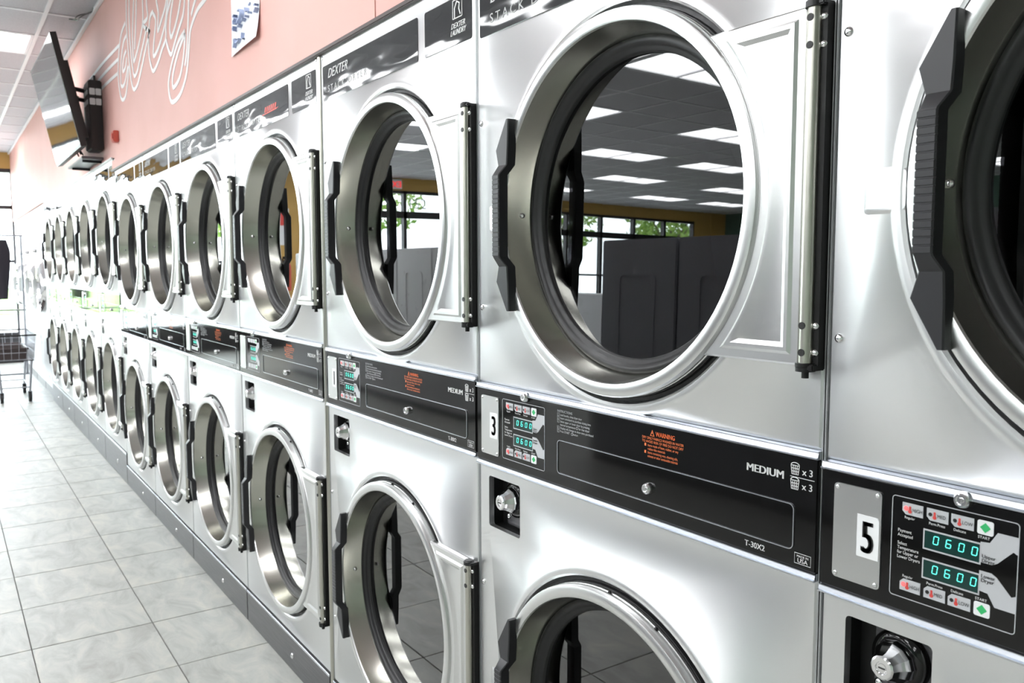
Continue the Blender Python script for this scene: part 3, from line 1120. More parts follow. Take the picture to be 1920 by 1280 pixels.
        def warn():
            m = MB()
            y = Y - 0.0004
            put_text(m, 'WARNING', 0.1135, 1.0490, y, 0.0100, bold=0.014, fit=0.040)
            tri = [(0.1015, 1.0482), (0.1105, 1.0482), (0.1060, 1.0578)]
            outline(m, tri, 0.0016, y, y + 0.0003)
            m.prism([(0.1056, 1.0515), (0.1064, 1.0515), (0.1066, 1.0548), (0.1054, 1.0548)], y, y + 0.0003)
            rows = [(0.084, 'DRY ONLY FABRICS WASHED IN WATER'), (0.084, 'TO AVOID RISK OF FIRE DO NOT DRY'), (0.0965, 'Items made of foam, rubber, or any'), (0.0965, 'rubber-like materials'), (0.0965, 'Items containing wax, cleaning oils,'), (0.0965, 'solvents or other combustible materials')]
            for k, (x, t) in enumerate(rows):
                put_text(m, t, x, 1.0425 - 0.0056 * k, y, 0.0056, fit=(0.087, 0.087, 0.064, 0.037, 0.063, 0.063)[k])
            for z in (1.0312, 1.0200):
                m.prism([(0.0895, z), (0.0930, z), (0.0930, z + 0.0042), (0.0895, z + 0.0042)], y, y + 0.0003)
            return m.mesh('warning_lettering', orange_print)
        link('warning_lettering', cached('pwarn', warn), pan)['kind'] = 'stuff'
    return pan


def trim_mesh(z0, z1, name):
    m = MB()
    zm = z0 + (z1 - z0) * 0.22
    zn = z0 + (z1 - z0) * 0.80
    prof = [(0.004, z0), (-0.0085, z0), (-0.0095, z0 + 0.0006), (-0.0095, zm), (-0.0070, zm + 0.0008), (-0.0055, zn), (-0.0080, zn + 0.0006), (-0.0080, z1 - 0.0004), (0.004, z1)]
    k = len(prof)
    vs = [(x, y, z) for x in (-FW2, FW2) for y, z in prof]
    fs = [(i, (i + 1) % k, k + (i + 1) % k, k + i) for i in range(k)] + [tuple(range(k)), tuple(range(2 * k - 1, k - 1, -1))]
    return m.add(vs, fs).mesh(name, alu, 25)


COIN = (-0.3625, -0.2545, 0.789, 0.891)


def build_coin(root, dz):
    x0, x1, z0, z1 = COIN

    def box():
        m = MB()
        vs = [(x0 - .002, 0.006, z0 - .002), (x1 + .002, 0.006, z0 - .002), (x1 + .002, 0.006, z1 + .002), (x0 - .002, 0.006, z1 + .002), (x0, 0.034, z0), (x1, 0.034, z0), (x1, 0.034, z1), (x0, 0.034, z1)]
        m.add(vs, [(0, 1, 5, 4), (1, 2, 6, 5), (2, 3, 7, 6), (3, 0, 4, 7), (4, 5, 6, 7)])
        return m.mesh('coin_box', dark_metal)
    c = link('coin_box', cached('coinbox', box), root, (0, 0, dz))
    link('lock_plate', cached('coinplate', lambda: MB().prism(rrect(x0 + 0.022, x1 - 0.002, z0 + 0.004, z1 - 0.004, 0.004, 4), 0.030, 0.034).mesh('lock_plate', kick_mat, 30)), c)

    def collar():
        m = MB()
        m.lathe([(0.036, 0.030), (0.036, 0.026), (0.034, 0.022), (0.026, 0.018), (0.024, 0.018)], (x0 + x1) / 2 + 0.002, (z0 + z1) / 2 + 0.009, 32)
        return m.mesh('collar', black_gloss, 50)
    link('collar', cached('coincollar', collar), c)

    def knob():
        m = MB()
        m.lathe([(0.0, -0.0120), (0.0050, -0.0120), (0.0056, -0.0110), (0.0070, -0.0110), (0.0078, -0.0128), (0.0125, -0.0128), (0.0145, -0.0112), (0.0165, -0.004), (0.0205, 0.003), (0.0240, 0.008), (0.0255, 0.013), (0.0255, 0.020)], (x0 + x1) / 2 + 0.002, (z0 + z1) / 2 + 0.009, 12)
        return m.mesh('knob', chrome, 20)
    link('knob', cached('coinknob', knob), c)
    cx, cz = (x0 + x1) / 2 + 0.002, (z0 + z1) / 2 + 0.009
    link('key_slot', cached('coinslot', lambda: MB().prism([(cx - 0.004, cz - 0.0008), (cx + 0.004, cz - 0.0008), (cx + 0.004, cz + 0.0008), (cx - 0.004, cz + 0.0008)], -0.0126, -0.0118).mesh('key_slot', black_print)), c)
    for dx_, dz_ in ((-0.028, 0.043), (0.036, 0.040), (-0.028, -0.040)):
        link('screw', cached('coinscrew', lambda: MB().sphere((0, 0.029, 0), 0.0055, 12, 8, 0.6).mesh('screw', chrome)), c, (cx + dx_, 0, cz + dz_))
    return c


def header_labels(root, dz, lod, red_logo):
    a = link('header_label', cached('hl1', lambda: MB().prism(rrect(-0.386, 0.160, 1.745, 1.838, 0.005, 4), -0.0012, 0.0).mesh('header_label', black_label, 30)), root, (0, 0, dz))
    b_ = link('header_label', cached('hl2', lambda: MB().prism(rrect(0.192, 0.384, 1.745, 1.838, 0.005, 4), -0.0012, 0.0).mesh('header_label', black_label, 30)), root, (0, 0, dz))

    def t1():
        m = MB()
        put_text(m, 'DEXTER', -0.350, 1.8020, -0.0018, 0.034, shear=0.35, bold=0.01, wid=1.05)
        put_text(m, 'STACK DRYER', -0.350, 1.7660, -0.0018, 0.0245, space=1.5, bold=0.004, fit=0.245)
        return m.mesh('brand_lettering', white_print)
    link('brand_lettering', cached('ht1', t1), a)

    def t2():
        m = MB()
        put_text(m, 'DEXTER', 0.332, 1.7775, -0.0018, 0.0150, align='CENTER', shear=0.35, bold=0.02)
        put_text(m, 'LAUNDRY', 0.332, 1.7640, -0.0018, 0.0150, align='CENTER', shear=0.35, bold=0.02, wid=0.86)
        # square emblem with a bent stroke
        x, z, s = 0.312, 1.7965, 0.036
        ribbon(m, [(x, z), (x + s, z)], 0.0018, -0.0018, -0.0012)
        ribbon(m, [(x, z), (x, z + s)], 0.0018, -0.0018, -0.0012)
        ribbon(m, [(x + 0.007, z), (x + 0.007, z + s * .55), (x + 0.016, z + s * .9), (x + 0.026, z + s * .75), (x + 0.024, z + s * .45), (x + 0.030, z + 0.004)], 0.0032, -0.0018, -0.0012)
        ribbon(m, [(x + s, z), (x + s, z + s), (x, z + s)], 0.0018, -0.0018, -0.0012)
        return m.mesh('brand_emblem', white_print)
    link('brand_emblem', cached('ht2', t2), b_)
    if red_logo:
        def t3():
            m = MB()
            for k in range(6):          # slanted strokes, as blurred as they read on the header
                x = -0.058 + 0.019 * k
                m.prism([(x, 1.7855), (x + 0.011, 1.7858), (x + 0.019, 1.8020), (x + 0.008, 1.8020)], -0.0018, -0.0012)
            m.prism([(-0.085, 1.7795), (0.055, 1.7815), (0.075, 1.7855), (-0.075, 1.7825)], -0.0018, -0.0012)
            return m.mesh('red_logo', red_print)
        link('red_logo', cached('ht3', t3), a)['kind'] = 'stuff'


def cabinet_mesh():
    m = MB()
    m.box(-0.399, -0.3975, 0.0, 0.9, 0.11, 1.87)
    m.box(0.3975, 0.399, 0.0, 0.9, 0.11, 1.87)
    m.box(-0.3975, 0.3975, 0.898, 0.9, 0.11, 1.87)
    m.box(-0.3975, 0.3975, 0.02, 0.9, 1.868, 1.87)
    m.box(-0.3975, 0.3975, 0.02, 0.9, 0.11, 0.112)
    return m.mesh('cabinet', cab_mat)


def drum_mesh():
    m = MB()
    m.lathe([(0.262, 0.056), (0.300, 0.070), (0.360, 0.110), (0.360, 0.62), (0.0, 0.62)], 0, 0, 48)
    for k in range(3):
        a = 0.6 + k * 2 * PI / 3
        c, s = math.cos(a), math.sin(a)
        for q in (0,):
            p = [(0.36, -0.05), (0.29, 0.0), (0.36, 0.05)]
            vs = []
            for y in (0.13, 0.60):
                for r, t in p:
                    vs.append((r * c - t * s, y, r * s + t * c))
            m.add(vs, [(0, 1, 4, 3), (1, 2, 5, 4), (0, 2, 1), (3, 4, 5)])
    return m.mesh('drum', drum_mat, 30)


def stack_dryer(xc, dz, label, number=None, lod=0, tilt=0.0, red_logo=False, group=None):
    t = thing('stack_dryer', label, 'dryer', (xc, 0, 0), 0, group)
    link('cabinet', cached('cab', cabinet_mesh), t, (0, 0, dz))
    up = link('front_panel', cached('fpu', lambda: front_panel(1.0772, 1.8788, ZU).mesh('front_panel', steel, 20)), t, (0, 0, dz))
    lo = link('front_panel', cached('fpl', lambda: front_panel(0.107, 0.9112, ZLW, COIN).mesh('front_panel', steel, 20)), t, (0, 0, dz))
    for z in (ZU, ZLW):
        link('drum', cached('drum', drum_mesh), t, (DX, 0, z + dz))
    build_door(t, ZU, dz, tilt, lod)
    build_door(t, ZLW, dz, 0.0, lod)
    build_control(t, dz, number, lod)
    build_coin(t, dz)
    header_labels(t, dz, lod, red_logo)
    for z in (1.584, 1.226):
        link('face_screw', cached('fscrew', lambda: MB().sphere((0, 0.0, 0), 0.0060, 14, 8, 0.62).mesh('face_screw', chrome)), up, (-0.3835, 0, z))
    for z in (0.665, 0.300):
        link('face_screw', cached('fscrew', None), lo, (-0.3835, 0, z))
    for x in (-0.388, 0.388):
        link('face_screw', cached('fscrew', None), up, (x, 0.001, 1.861))
    kp = link('kick_plate', cached('kick', lambda: MB().bbox(-FW2, FW2, -0.004, 0.02, 0.0, 0.105, 0.0015).mesh('kick_plate', kick_mat)), t)
    kp.scale = (1, 1, (0.105 + dz) / 0.105)
    link('bolt', cached('kbolt', lambda: MB().sphere((0, -0.004, 0), 0.0085, 12, 8, 0.7).mesh('bolt', chrome)), kp, (0.08, 0, 0.046))
    link('edge_strip', cached('kstrip', lambda: MB().bbox(-FW2, FW2, -0.006, -0.004, 0.0985, 0.1055, 0.0006).mesh('edge_strip', alu)), kp)
    return t


WD, XA, GAP = 0.80, -0.6207, 0.0214


def seam(k):
    return XA - k * WD - (GAP if k >= 2 else 0.0)


near_g = 'stack dryers in the near run'
far_g = 'stack dryers in the raised far run'
stack_dryer(seam(-1) - WD / 2, -0.008, 'stainless steel stack dryer bearing the number five on its panel', '5', 0, 0.0, False, near_g)
stack_dryer(seam(0) - WD / 2, 0.0, 'stainless steel stack dryer bearing the number three on its panel', '3', 0, -0.0121, False, near_g)
stack_dryer(seam(1) - WD / 2, 0.0092, 'stainless steel stack dryer bearing the number one on its panel', '1', 0, 0.0, False, near_g)
stack_dryer(seam(2) - WD / 2, 0.0146, 'unnumbered steel stack dryer beside dryer number one, with red logo on its header', None, 1, 0.0, True, near_g)
near_lab = ['unnumbered steel stack dryer, second one beyond dryer number one', 'unnumbered steel stack dryer, third one beyond dryer number one', 'unnumbered steel stack dryer, last of the low run before the step up']
for k in (3, 4, 5):
    stack_dryer(seam(k) - WD / 2, 0.0146, near_lab[k - 3], None, 1, 0.0, False, near_g)
far_lab = ['steel stack dryer, first of the raised far run under the stepped bulkhead', 'steel stack dryer, second of the raised far run', 'steel stack dryer, middle one of the raised far run',
           'steel stack dryer, fourth of the raised far run', 'steel stack dryer at the far end of the raised run, beside the front loaders']
for k in range(6, 11):
    stack_dryer(seam(k) - WD / 2, 0.086, far_lab[k - 6], None, 2, 0.0, False, far_g)

# steel filler post between dryer 1 and its neighbour
fp = MB()
fp.cyl((0, 0.004, 0.0), (0, 0.004, 1.879), 0.0095, 20)
fp.box(-0.0102, 0.0102, 0.004, 0.06, 0.0, 1.879)
tag(link('filler_post', fp.mesh('filler_post', tube_steel, 40), None, (XA - 2 * WD - GAP / 2, 0, 0)), 'slim rounded steel post filling the joint beside dryer number one', 'post')

# ------------------------------------------------------------------ large front loaders at the end of the row
def front_loader(name, loc, rz, label, cat, group, w=0.94, h=1.96, zc=1.12, r=0.27, body=wash_white, depth=0.85):
    t = thing(name, label, cat, loc, rz, group)
    key = name + body.name + str((w, h, zc, r))

    def bodym():
        m = MB()
        m.bbox(-w / 2 + 0.003, w / 2 - 0.003, 0.0, depth, 0.10, h, 0.012)
        return m.mesh('body', body, 30)
    link('body', cached(key + 'b', bodym), t)
    link('base', cached(key + 'k', lambda: MB().box(-w / 2 + 0.01, w / 2 - 0.01, 0.02, depth, 0.0, 0.10).mesh('base', kick_mat)), t)
    d = link('door', cached(key + 'd', lambda: MB().lathe([(r * 0.78, -0.012), (r * 0.84, -0.040), (r * 0.95, -0.045), (r, -0.030), (r * 1.02, 0.0)], 0, zc, 48).mesh('door', chrome, 40)), t)
    link('glass', cached(key + 'g', lambda: MB().lathe([(0.0, 0.0), (r * 0.5, -0.004), (r * 0.8, -0.014)], 0, zc, 48).mesh('glass', tv_screen)), d)
    link('handle', cached(key + 'h', lambda: MB().bbox(-r * 1.02, -r * 0.86, -0.075, -0.035, zc - 0.09, zc + 0.09, 0.01).mesh('handle', steel_ring)), d)
    p = link('control_panel', cached(key + 'p', lambda: MB().bbox(-w / 2 + 0.03, w / 2 - 0.03, -0.006, 0.0, zc + r + 0.06, min(zc + r + 0.20, h - 0.03), 0.002).mesh('control_panel', black_gloss)), t)
    link('dial', cached(key + 'i', lambda: MB().lathe([(0.0, -0.03), (0.02, -0.03), (0.024, -0.006)], w * 0.3, zc + r + 0.12, 24).mesh('dial', chrome)), p)
    link('button_row', cached(key + 'u', lambda: MB().bbox(-w * 0.3, 0.0, -0.010, -0.006, zc + r + 0.10, zc + r + 0.14, 0.002).mesh('button_row', grey_print)), p)
    link('soap_hatch', cached(key + 's', lambda: MB().bbox(-w / 2 + 0.05, -w / 2 + 0.25, -0.008, 0.0, h - 0.10, h - 0.02, 0.004).mesh('soap_hatch', steel_ring)), t)
    return t


XE = seam(11) - 0.012
fl_lab = ['large pale front loader next to the raised dryers', 'large pale front loader, second from the raised dryers', 'large pale front loader, third from the raised dryers', 'large pale front loader nearest the shop window']
for k in range(4):
    front_loader('front_loader', (XE - 0.475 - 0.95 * k, 0.0, 0.0), 0, fl_lab[k], 'washing machine', 'large front loaders at the end of the row')

# ------------------------------------------------------------------ television on the bulkhead
tv = thing('television', 'black flat television tilted forward high on the coral wall', 'television', (-6.2, 0.0, 2.03))
tilt = math.atan2(0.135, 0.635)
tvw, tvh = 1.2, 0.655
base = Vector((0, -0.155, 0))
ct, st = math.cos(tilt), math.sin(tilt)


def tvp(x, d, h):
    """x along, d behind the screen, h up the screen"""
    return (x, -0.155 - st * h + ct * d, ct * h + st * d)


def tvbox(mb, x0, x1, d0, d1, h0, h1):
    vs = [tvp(x, d, h) for x in (x0, x1) for d in (d0, d1) for h in (h0, h1)]
    return mb.add(vs, [(0, 1, 3, 2), (4, 6, 7, 5), (0, 4, 5, 1), (2, 3, 7, 6), (0, 2, 6, 4), (1, 5, 7, 3)])


m = MB()
tvbox(m, -tvw / 2, tvw / 2, 0.0, 0.035, 0.0, tvh)
tvbox(m, -tvw / 2 + 0.12, tvw / 2 - 0.12, 0.035, 0.075, 0.06, tvh - 0.14)
link('casing', m.mesh('casing', tv_black, 30), tv)
m = MB()
tvbox(m, -tvw / 2 + 0.012, tvw / 2 - 0.012, -0.001, 0.0, 0.018, tvh - 0.012)
link('screen', m.mesh('screen', tv_screen), tv)
m = MB()
m.box(-0.22, 0.22, -0.017, -0.005, 0.08, 0.50)
m.tube([(-0.15, -0.006, 0.40), tvp(-0.15, 0.07, 0.42)], 0.014)
m.tube([(0.15, -0.006, 0.40), tvp(0.15, 0.07, 0.42)], 0.014)
m.tube([(-0.15, -0.006, 0.15), tvp(-0.15, 0.07, 0.13)], 0.014)
m.tube([(0.15, -0.006, 0.15), tvp(0.15, 0.07, 0.13)], 0.014)
link('wall_bracket', m.mesh('wall_bracket', dark_metal, 30), tv)
m = MB()
for k in range(3):
    pts = []
    for i in range(9):
        f = i / 8
        pts.append((-0.34 - 0.03 * k, -0.02 - 0.05 * math.sin(f * PI) - 0.01 * k, 0.45 - 0.40 * f + 0.02 * math.sin(7 * f + k)))
    m.tube(pts, 0.006, 6)
link('cable', m.mesh('cable', tv_black, 60), tv)
# media box and its shelf behind the television
t = thing('media_box', 'small black media box with pale sockets behind the television', 'media box', (-5.86, -0.002, 2.33))
link('casing', MB().bbox(-0.09, 0.09, -0.075, 0.0, -0.29, 0.13, 0.006).mesh('casing', tv_black, 30), t)
sock = MB().bbox(-0.012, 0.012, -0.081, -0.074, -0.016, 0.016, 0.003).mesh('socket', button_white)
for dx_ in (-0.045, 0.0, 0.045):
    for q in (0.0, 0.06):
        link('socket', sock, t, (dx_, 0, q))
sockb = MB().bbox(0.088, 0.094, -0.016, 0.016, -0.02, 0.02, 0.003).mesh('socket', button_white)
for yy in (-0.055, -0.020):
    for q in (0.0, 0.06):
        link('socket', sockb, t, (0, yy, q))
t = thing('wall_shelf', 'dark narrow shelf fixed below the television', 'shelf', (-6.15, 0.0, 1.985))
link('board', MB().bbox(-0.34, 0.34, -0.125, -0.002, 0.0, 0.016, 0.003).mesh('board', kick_mat), t)
link('bracket', MB().prism([(-0.25, 0.0), (-0.235, 0.0), (-0.235, -0.012), (-0.25, -0.012)], -0.11, -0.002).mesh('bracket', dark_metal), t)
link('bracket', MB().prism([(0.235, 0.0), (0.25, 0.0), (0.25, -0.012), (0.235, -0.012)], -0.11, -0.002).mesh('bracket', dark_metal), t)

# small red alarm box
t = thing('alarm_box', 'small red box fixed on the coral wall beside the television', 'alarm', (-5.30, 0.0, 2.06))
link('body', MB().bbox(-0.035, 0.035, -0.030, 0.0, -0.032, 0.032, 0.004).mesh('body', red_plastic, 30), t)
link('cover', MB().bbox(-0.022, 0.022, -0.036, -0.030, -0.018, 0.018, 0.003).mesh('cover', red_plastic, 30), t)

# paper notice with blue handwriting
t = thing('paper_notice', 'white paper notice with blue handwriting taped above the dryers', 'notice', (-2.87, 0.0, 2.04))
m = MB()
nx, nz_ = 8, 12
vs = []
for j in range(nz_ + 1):
    for i in range(nx + 1):
        u, v = i / nx, j / nz_
        curl = 0.012 * max(0.0, 1 - v * 3.0) ** 2 * (0.3 + u) + 0.002
        zlo = 0.012 * u * (1 - u) * 0.5
        vs.append((-0.155 + 0.31 * u, -curl, zlo * (1 - v) + 0.42 * v))
m.add(vs, [(j * (nx + 1) + i, j * (nx + 1) + i + 1, (j + 1) * (nx + 1) + i + 1, (j + 1) * (nx + 1) + i) for j in range(nz_) for i in range(nx)])
link('sheet', m.mesh('sheet', paper, 60, fix=False), t)
S_ = 100.0 / 1067.0
strokes = [[(260, 310), (238, 345), (266, 385), (240, 430), (246, 490)], [(245, 540), (230, 600), (252, 620)],
           [(330, 230), (370, 200), (382, 270), (362, 370), (330, 420), (310, 470)], [(490, 100), (522, 55)], [(475, 165), (492, 240)],
           [(660, 112), (686, 88)], [(692, 165), (660, 252)], [(328, 545), (362, 498)], [(408, 422), (436, 372)], [(476, 344), (492, 322)], [(540, 264), (552, 244)],
           [(252, 790), (256, 870), (245, 960)], [(280, 800), (288, 860), (330, 842), (352, 780)], [(418, 660), (410, 775), (442, 778)], [(250, 800), (275, 790)]]
m = MB()
for s in strokes:
    pts = []
    for q in smooth_pts(s, 4):
        p = wall_pt(420 + q[0] * S_, q[1] * S_, -0.006)
        pts.append((p.x + 2.87, p.z - 2.04))
    ribbon(m, pts, 0.004, -0.0185 if min(p[1] for p in pts) < 0.12 else -0.008, -0.003)
link('handwriting', m.mesh('handwriting', blue_ink, fix=False), t)['kind'] = 'stuff'
link('printed_block', MB().prism([(-0.135, 0.20), (0.14, 0.20), (0.14, 0.38), (-0.135, 0.38)], -0.0032, -0.0026).mesh('printed_block', blue_block), t)

# loose wires at the ceiling edge
m = MB()
for k in range(2):
    pts = []
    for i in range(13):
        f = i / 12
        pts.append((-6.16 + 0.34 * f, -0.115 + 0.10 * f + 0.012 * math.sin(9 * f + k), ZC - 0.006 - 0.018 * math.sin(f * PI) * (1 + 0.6 * math.sin(5 * f + 2 * k))))
    m.tube(pts, 0.004, 6)
tag(link('loose_cable', m.mesh('loose_cable', dark_plastic, 60)), 'thin brown cable sagging from the ceiling edge above the television', 'cable')

# ------------------------------------------------------------------ laundry cart
ct_ = thing('laundry_cart', 'wire laundry cart on casters with a tall hanging rack', 'cart', (-9.8, -0.34, 0.0))
X0, X1, Y0, Y1 = -0.50, 0.48, -0.22, 0.20
m = MB()
for z, g in ((0.67, 0.008), (0.42, 0.005)):
    sx = 1.0 if z > 0.5 else 0.88
    a = [(X0 * sx, Y0 * sx, z), (X1 * sx, Y0 * sx, z), (X1 * sx, Y1 * sx, z), (X0 * sx, Y1 * sx, z), (X0 * sx, Y0 * sx, z)]
    m.tube(a, g, 8)
link('basket_rim', m.mesh('basket_rim', dark_metal, 60), ct_)
m = MB()
n = 15
for i in range(n + 1):
    f = i / n
    x = X0 + (X1 - X0) * f
    m.tube([(x, Y0, 0.67), (x * 0.88, Y0 * 0.88, 0.42), (x * 0.88, Y1 * 0.88, 0.42), (x, Y1, 0.67)], 0.0022, 5)
for i in range(7):
    y = Y0 + (Y1 - Y0) * i / 6
    m.tube([(X0, y, 0.67), (X0 * 0.88, y * 0.88, 0.42), (X1 * 0.88, y * 0.88, 0.42), (X1, y, 0.67)], 0.0022, 5)
for z in (0.50, 0.585):
    s = 0.88 + 0.12 * (z - 0.42) / 0.25
    m.tube([(X0 * s, Y0 * s, z), (X1 * s, Y0 * s, z), (X1 * s, Y1 * s, z), (X0 * s, Y1 * s, z), (X0 * s, Y0 * s, z)], 0.0022, 5)
link('wire_basket', m.mesh('wire_basket', wire_mat, 60), ct_)
wheel_at = [(0.30, 0.14), (0.30, -0.10), (-0.38, 0.14), (-0.38, -0.10)]
for x, y in wheel_at:
    m = MB()
    m.cyl((x, y, 0.10), (x * 1.05, y * 1.2, 0.42), 0.011, 10)
    link('leg', m.mesh('leg', wire_mat, 60), ct_)
m = MB()
m.tube([(x, y, 0.145) for x, y in (wheel_at[0], wheel_at[1], wheel_at[3], wheel_at[2], wheel_at[0])], 0.006, 8)
link('lower_brace', m.mesh('lower_brace', wire_mat, 60), ct_)
for x, y in wheel_at:
    m = MB()
    m.cyl((x - 0.005, y - 0.014, 0.05), (x - 0.005, y + 0.014, 0.05), 0.05, 24)
    w_ = link('caster', m.mesh('caster', rubber, 40), ct_)
    m = MB()
    m.box(x - 0.02, x + 0.015, y - 0.020, y - 0.016, 0.045, 0.105)
    m.box(x - 0.02, x + 0.015, y + 0.016, y + 0.020, 0.045, 0.105)
    m.box(x - 0.02, x + 0.015, y - 0.020, y + 0.020, 0.101, 0.106)
    link('fork', m.mesh('fork', wire_mat), w_)
for y in (Y1 * 0.9, Y0 * 1.9):
    m = MB()
    m.cyl((X0 * 0.86, y, 0.20), (X0 * 0.86, y, 1.66), 0.011, 10)
    link('rack_post', m.mesh('rack_post', wire_mat, 60), ct_)
for z in (1.66, 0.88, 0.42, 0.20):
    m = MB()
    m.cyl((X0 * 0.86, Y1 * 0.9 + 0.02, z), (X0 * 0.86, Y0 * 1.9 - 0.02, z), 0.010, 10)
    link('rack_rail', m.mesh('rack_rail', wire_mat, 60), ct_)
t = thing('laundry_tub', 'dark plastic tub lying in the wire laundry cart', 'tub', (-9.82, -0.345, 0.426))
m = MB()
a, b_, c = [(-0.38, -0.155), (0.36, -0.155), (0.36, 0.14), (-0.38, 0.14)], 0.105, 0.94
vs = [(x * 0.94, y * 0.94, 0.0) for x, y in a] + [(x, y, b_) for x, y in a] + [(x * 0.96, y * 0.94, b_) for x, y in a] + [(x * 0.90, y * 0.88, 0.008) for x, y in a]
fs = [(3, 2, 1, 0), (12, 13, 14, 15)]
for q in range(3):
    fs += [(4 * q + i, 4 * q + (i + 1) % 4, 4 * q + 4 + (i + 1) % 4, 4 * q + 4 + i) for i in range(4)]
m.add(vs, fs)
link('tub', m.mesh('tub', dark_plastic, 30), t)
link('rim', MB().tube([(x * 1.01, y * 1.02, b_) for x, y in a] + [(a[0][0] * 1.01, a[0][1] * 1.02, b_)], 0.009, 8).mesh('rim', dark_plastic, 60), t)
# dark garment on the rack
t = thing('hanging_garment', 'dark garment hanging from the rail of the laundry cart', 'garment', (-10.23, -0.395, 1.66))
m = MB()
vs = []
nn, mm = 24, 12
for j in range(mm + 1):
    f = j / mm
    z = -0.045 - 0.62 * f
    w = 0.10 + 0.04 * min(1.0, f * 5) - 0.05 * f
    for i in range(nn):
        a_ = 2 * PI * i / nn
        rr = 1.0 + 0.10 * math.sin(5 * a_ + 3 * f)
        vs.append((0.045 * math.sin(a_) * rr * min(1.0, 0.3 + f * 4), w * math.cos(a_) * rr, z))
fs = [(j * nn + i, j * nn + (i + 1) % nn, (j + 1) * nn + (i + 1) % nn, (j + 1) * nn + i) for j in range(mm) for i in range(nn)]
fs += [tuple(range(nn)), tuple(range(nn * mm, nn * (mm + 1)))]
m.add(vs, fs)
link('cloth', m.mesh('cloth', dark_fabric, 60), t)
m = MB()
m.tube([(0.018, 0, -0.004), (0.017, 0, 0.012), (0, 0, 0.020), (-0.017, 0, 0.012), (-0.018, 0, -0.006), (0, 0, -0.024), (0, 0, -0.05)], 0.003, 6)
link('hanger_hook', m.mesh('hanger_hook', wire_mat, 60), t)

# ------------------------------------------------------------------ storefront (end wall)
ZH, ZR, ZS = 2.69, 2.27, 0.45
piers = [(-3.35, -4.15), (-13.35, YF)]
wl = MB()
wl.box(XL - 0.12, XL, YF, YB, ZH, ZC + 0.1)
struct('baseboard_left', MB().box(XL - 0.12, XL, YF, YB, 0.0, ZS - 0.10).mesh('baseboard_left', mullion_mat))
for y1_, y0_ in piers:
    wl.box(XL - 0.12, XL, y0_, y1_, ZS - 0.10, ZH)
struct('wall_left', wl.mesh('wall_left', yellow, fix=False))
runs = [(0.02, -3.35, 4), (-4.15, -13.35, 10)]
wi = 0
for ya, yb, nb in runs:
    pw = (yb - ya) / nb
    for k in range(nb):
        y0_, y1_ = ya + pw * (k + 1), ya + pw * k
        wi += 1
        m = MB()
        f = 0.03
        r0, r1 = (2.14, 2.19) if ya > -1 else (ZR - 0.06, ZR + 0.06)
        for z0_, z1_ in ((ZS - 0.10, ZS - 0.02), (r0, r1), (ZH - 0.05, ZH)):
            m.box(XL - 0.10, XL + 0.01, y0_, y1_, z0_, z1_)
        m.box(XL - 0.10, XL + 0.01, y0_, y0_ + f, ZS - 0.10, ZH)
        m.box(XL - 0.10, XL + 0.01, y1_ - f, y1_, ZS - 0.10, ZH)
        m.box(XL - 0.08, XL - 0.02, y0_ + f, y1_ - f, 1.40, 1.44)
        fr = struct('window_%d' % wi, m.mesh('window_%d' % wi, mullion_mat, fix=False))
        for z0_, z1_ in ((ZS - 0.02, 1.40), (1.44, r0), (r1, ZH - 0.05)):
            link('pane', MB().box(XL - 0.056, XL - 0.050, y0_ + f, y1_ - f, z0_, z1_).mesh('pane', pane_mat), fr)
# street number on the transom glass, made to be read from the street
vs, fs = text_geo('1152', 0.26, 'CENTER', 0.0, 1.05, 0.0, 1.0)
m = MB()
m.add([(XL - 0.060, -a - 6.2, c + 2.39) for a, _, c in vs], fs)
nb_ = link('street_number', m.mesh('street_number', grey_print, fix=False))
tag(nb_, 'grey street number lettered on the transom window', 'lettering')
t = thing('exit_sign', 'red lettered exit sign on the ochre band above the windows', 'sign', (XL, -5.75, 2.80))
link('case', MB().bbox(0.0, 0.04, -0.17, 0.17, -0.085, 0.085, 0.006).mesh('case', button_white), t)
m = MB()
vs, fs = text_geo('EXIT', 0.15, 'CENTER', 0.0, 1.0, 0.02, 1.0)
m.add([(0.0415, a, c - 0.055) for a, _, c in vs], fs)
link('lettering', m.mesh('lettering', led_lit, fix=False), t)
# extinguisher and poster on the ochre pier
t = thing('fire_extinguisher', 'red fire extinguisher hung on the ochre pier', 'extinguisher', (XL + 0.10, -3.75, 0.95))
m = MB()
prof = [(0.0, 0.0), (0.075, 0.0), (0.08, 0.02), (0.08, 0.40), (0.06, 0.46), (0.025, 0.49), (0.025, 0.52), (0.0, 0.52)]
vs, fs = [], []
for i in range(24):
    a_ = 2 * PI * i / 24
    for r_, h_ in prof:
        vs.append((r_ * math.cos(a_), r_ * math.sin(a_), h_))
k = len(prof)
fs = [(i * k + q, ((i + 1) % 24) * k + q, ((i + 1) % 24) * k + q + 1, i * k + q + 1) for i in range(24) for q in range(k - 1)]
m.add(vs, fs)
link('cylinder', m.mesh('cylinder', red_plastic, 40), t)
link('valve', MB().box(-0.02, 0.02, -0.05, 0.05, 0.52, 0.56).mesh('valve', dark_metal), t)
link('hose', MB().tube([(0.0, 0.04, 0.54), (0.06, 0.10, 0.48), (0.06, 0.11, 0.25), (0.05, 0.10, 0.10)], 0.011, 8).mesh('hose', rubber, 60), t)
link('wall_hook', MB().box(-0.10, -0.07, -0.03, 0.03, 0.30, 0.50).mesh('wall_hook', dark_metal), t)
t = thing('poster', 'red and pale poster pinned on the ochre pier', 'poster', (XL, -3.65, 2.0))
link('sheet', MB().box(0.0, 0.004, -0.20, 0.20, -0.30, 0.30).mesh('sheet', paper), t)
link('printed_block', MB().box(0.004, 0.005, -0.17, 0.17, 0.02, 0.27).mesh('printed_block', red_print), t)

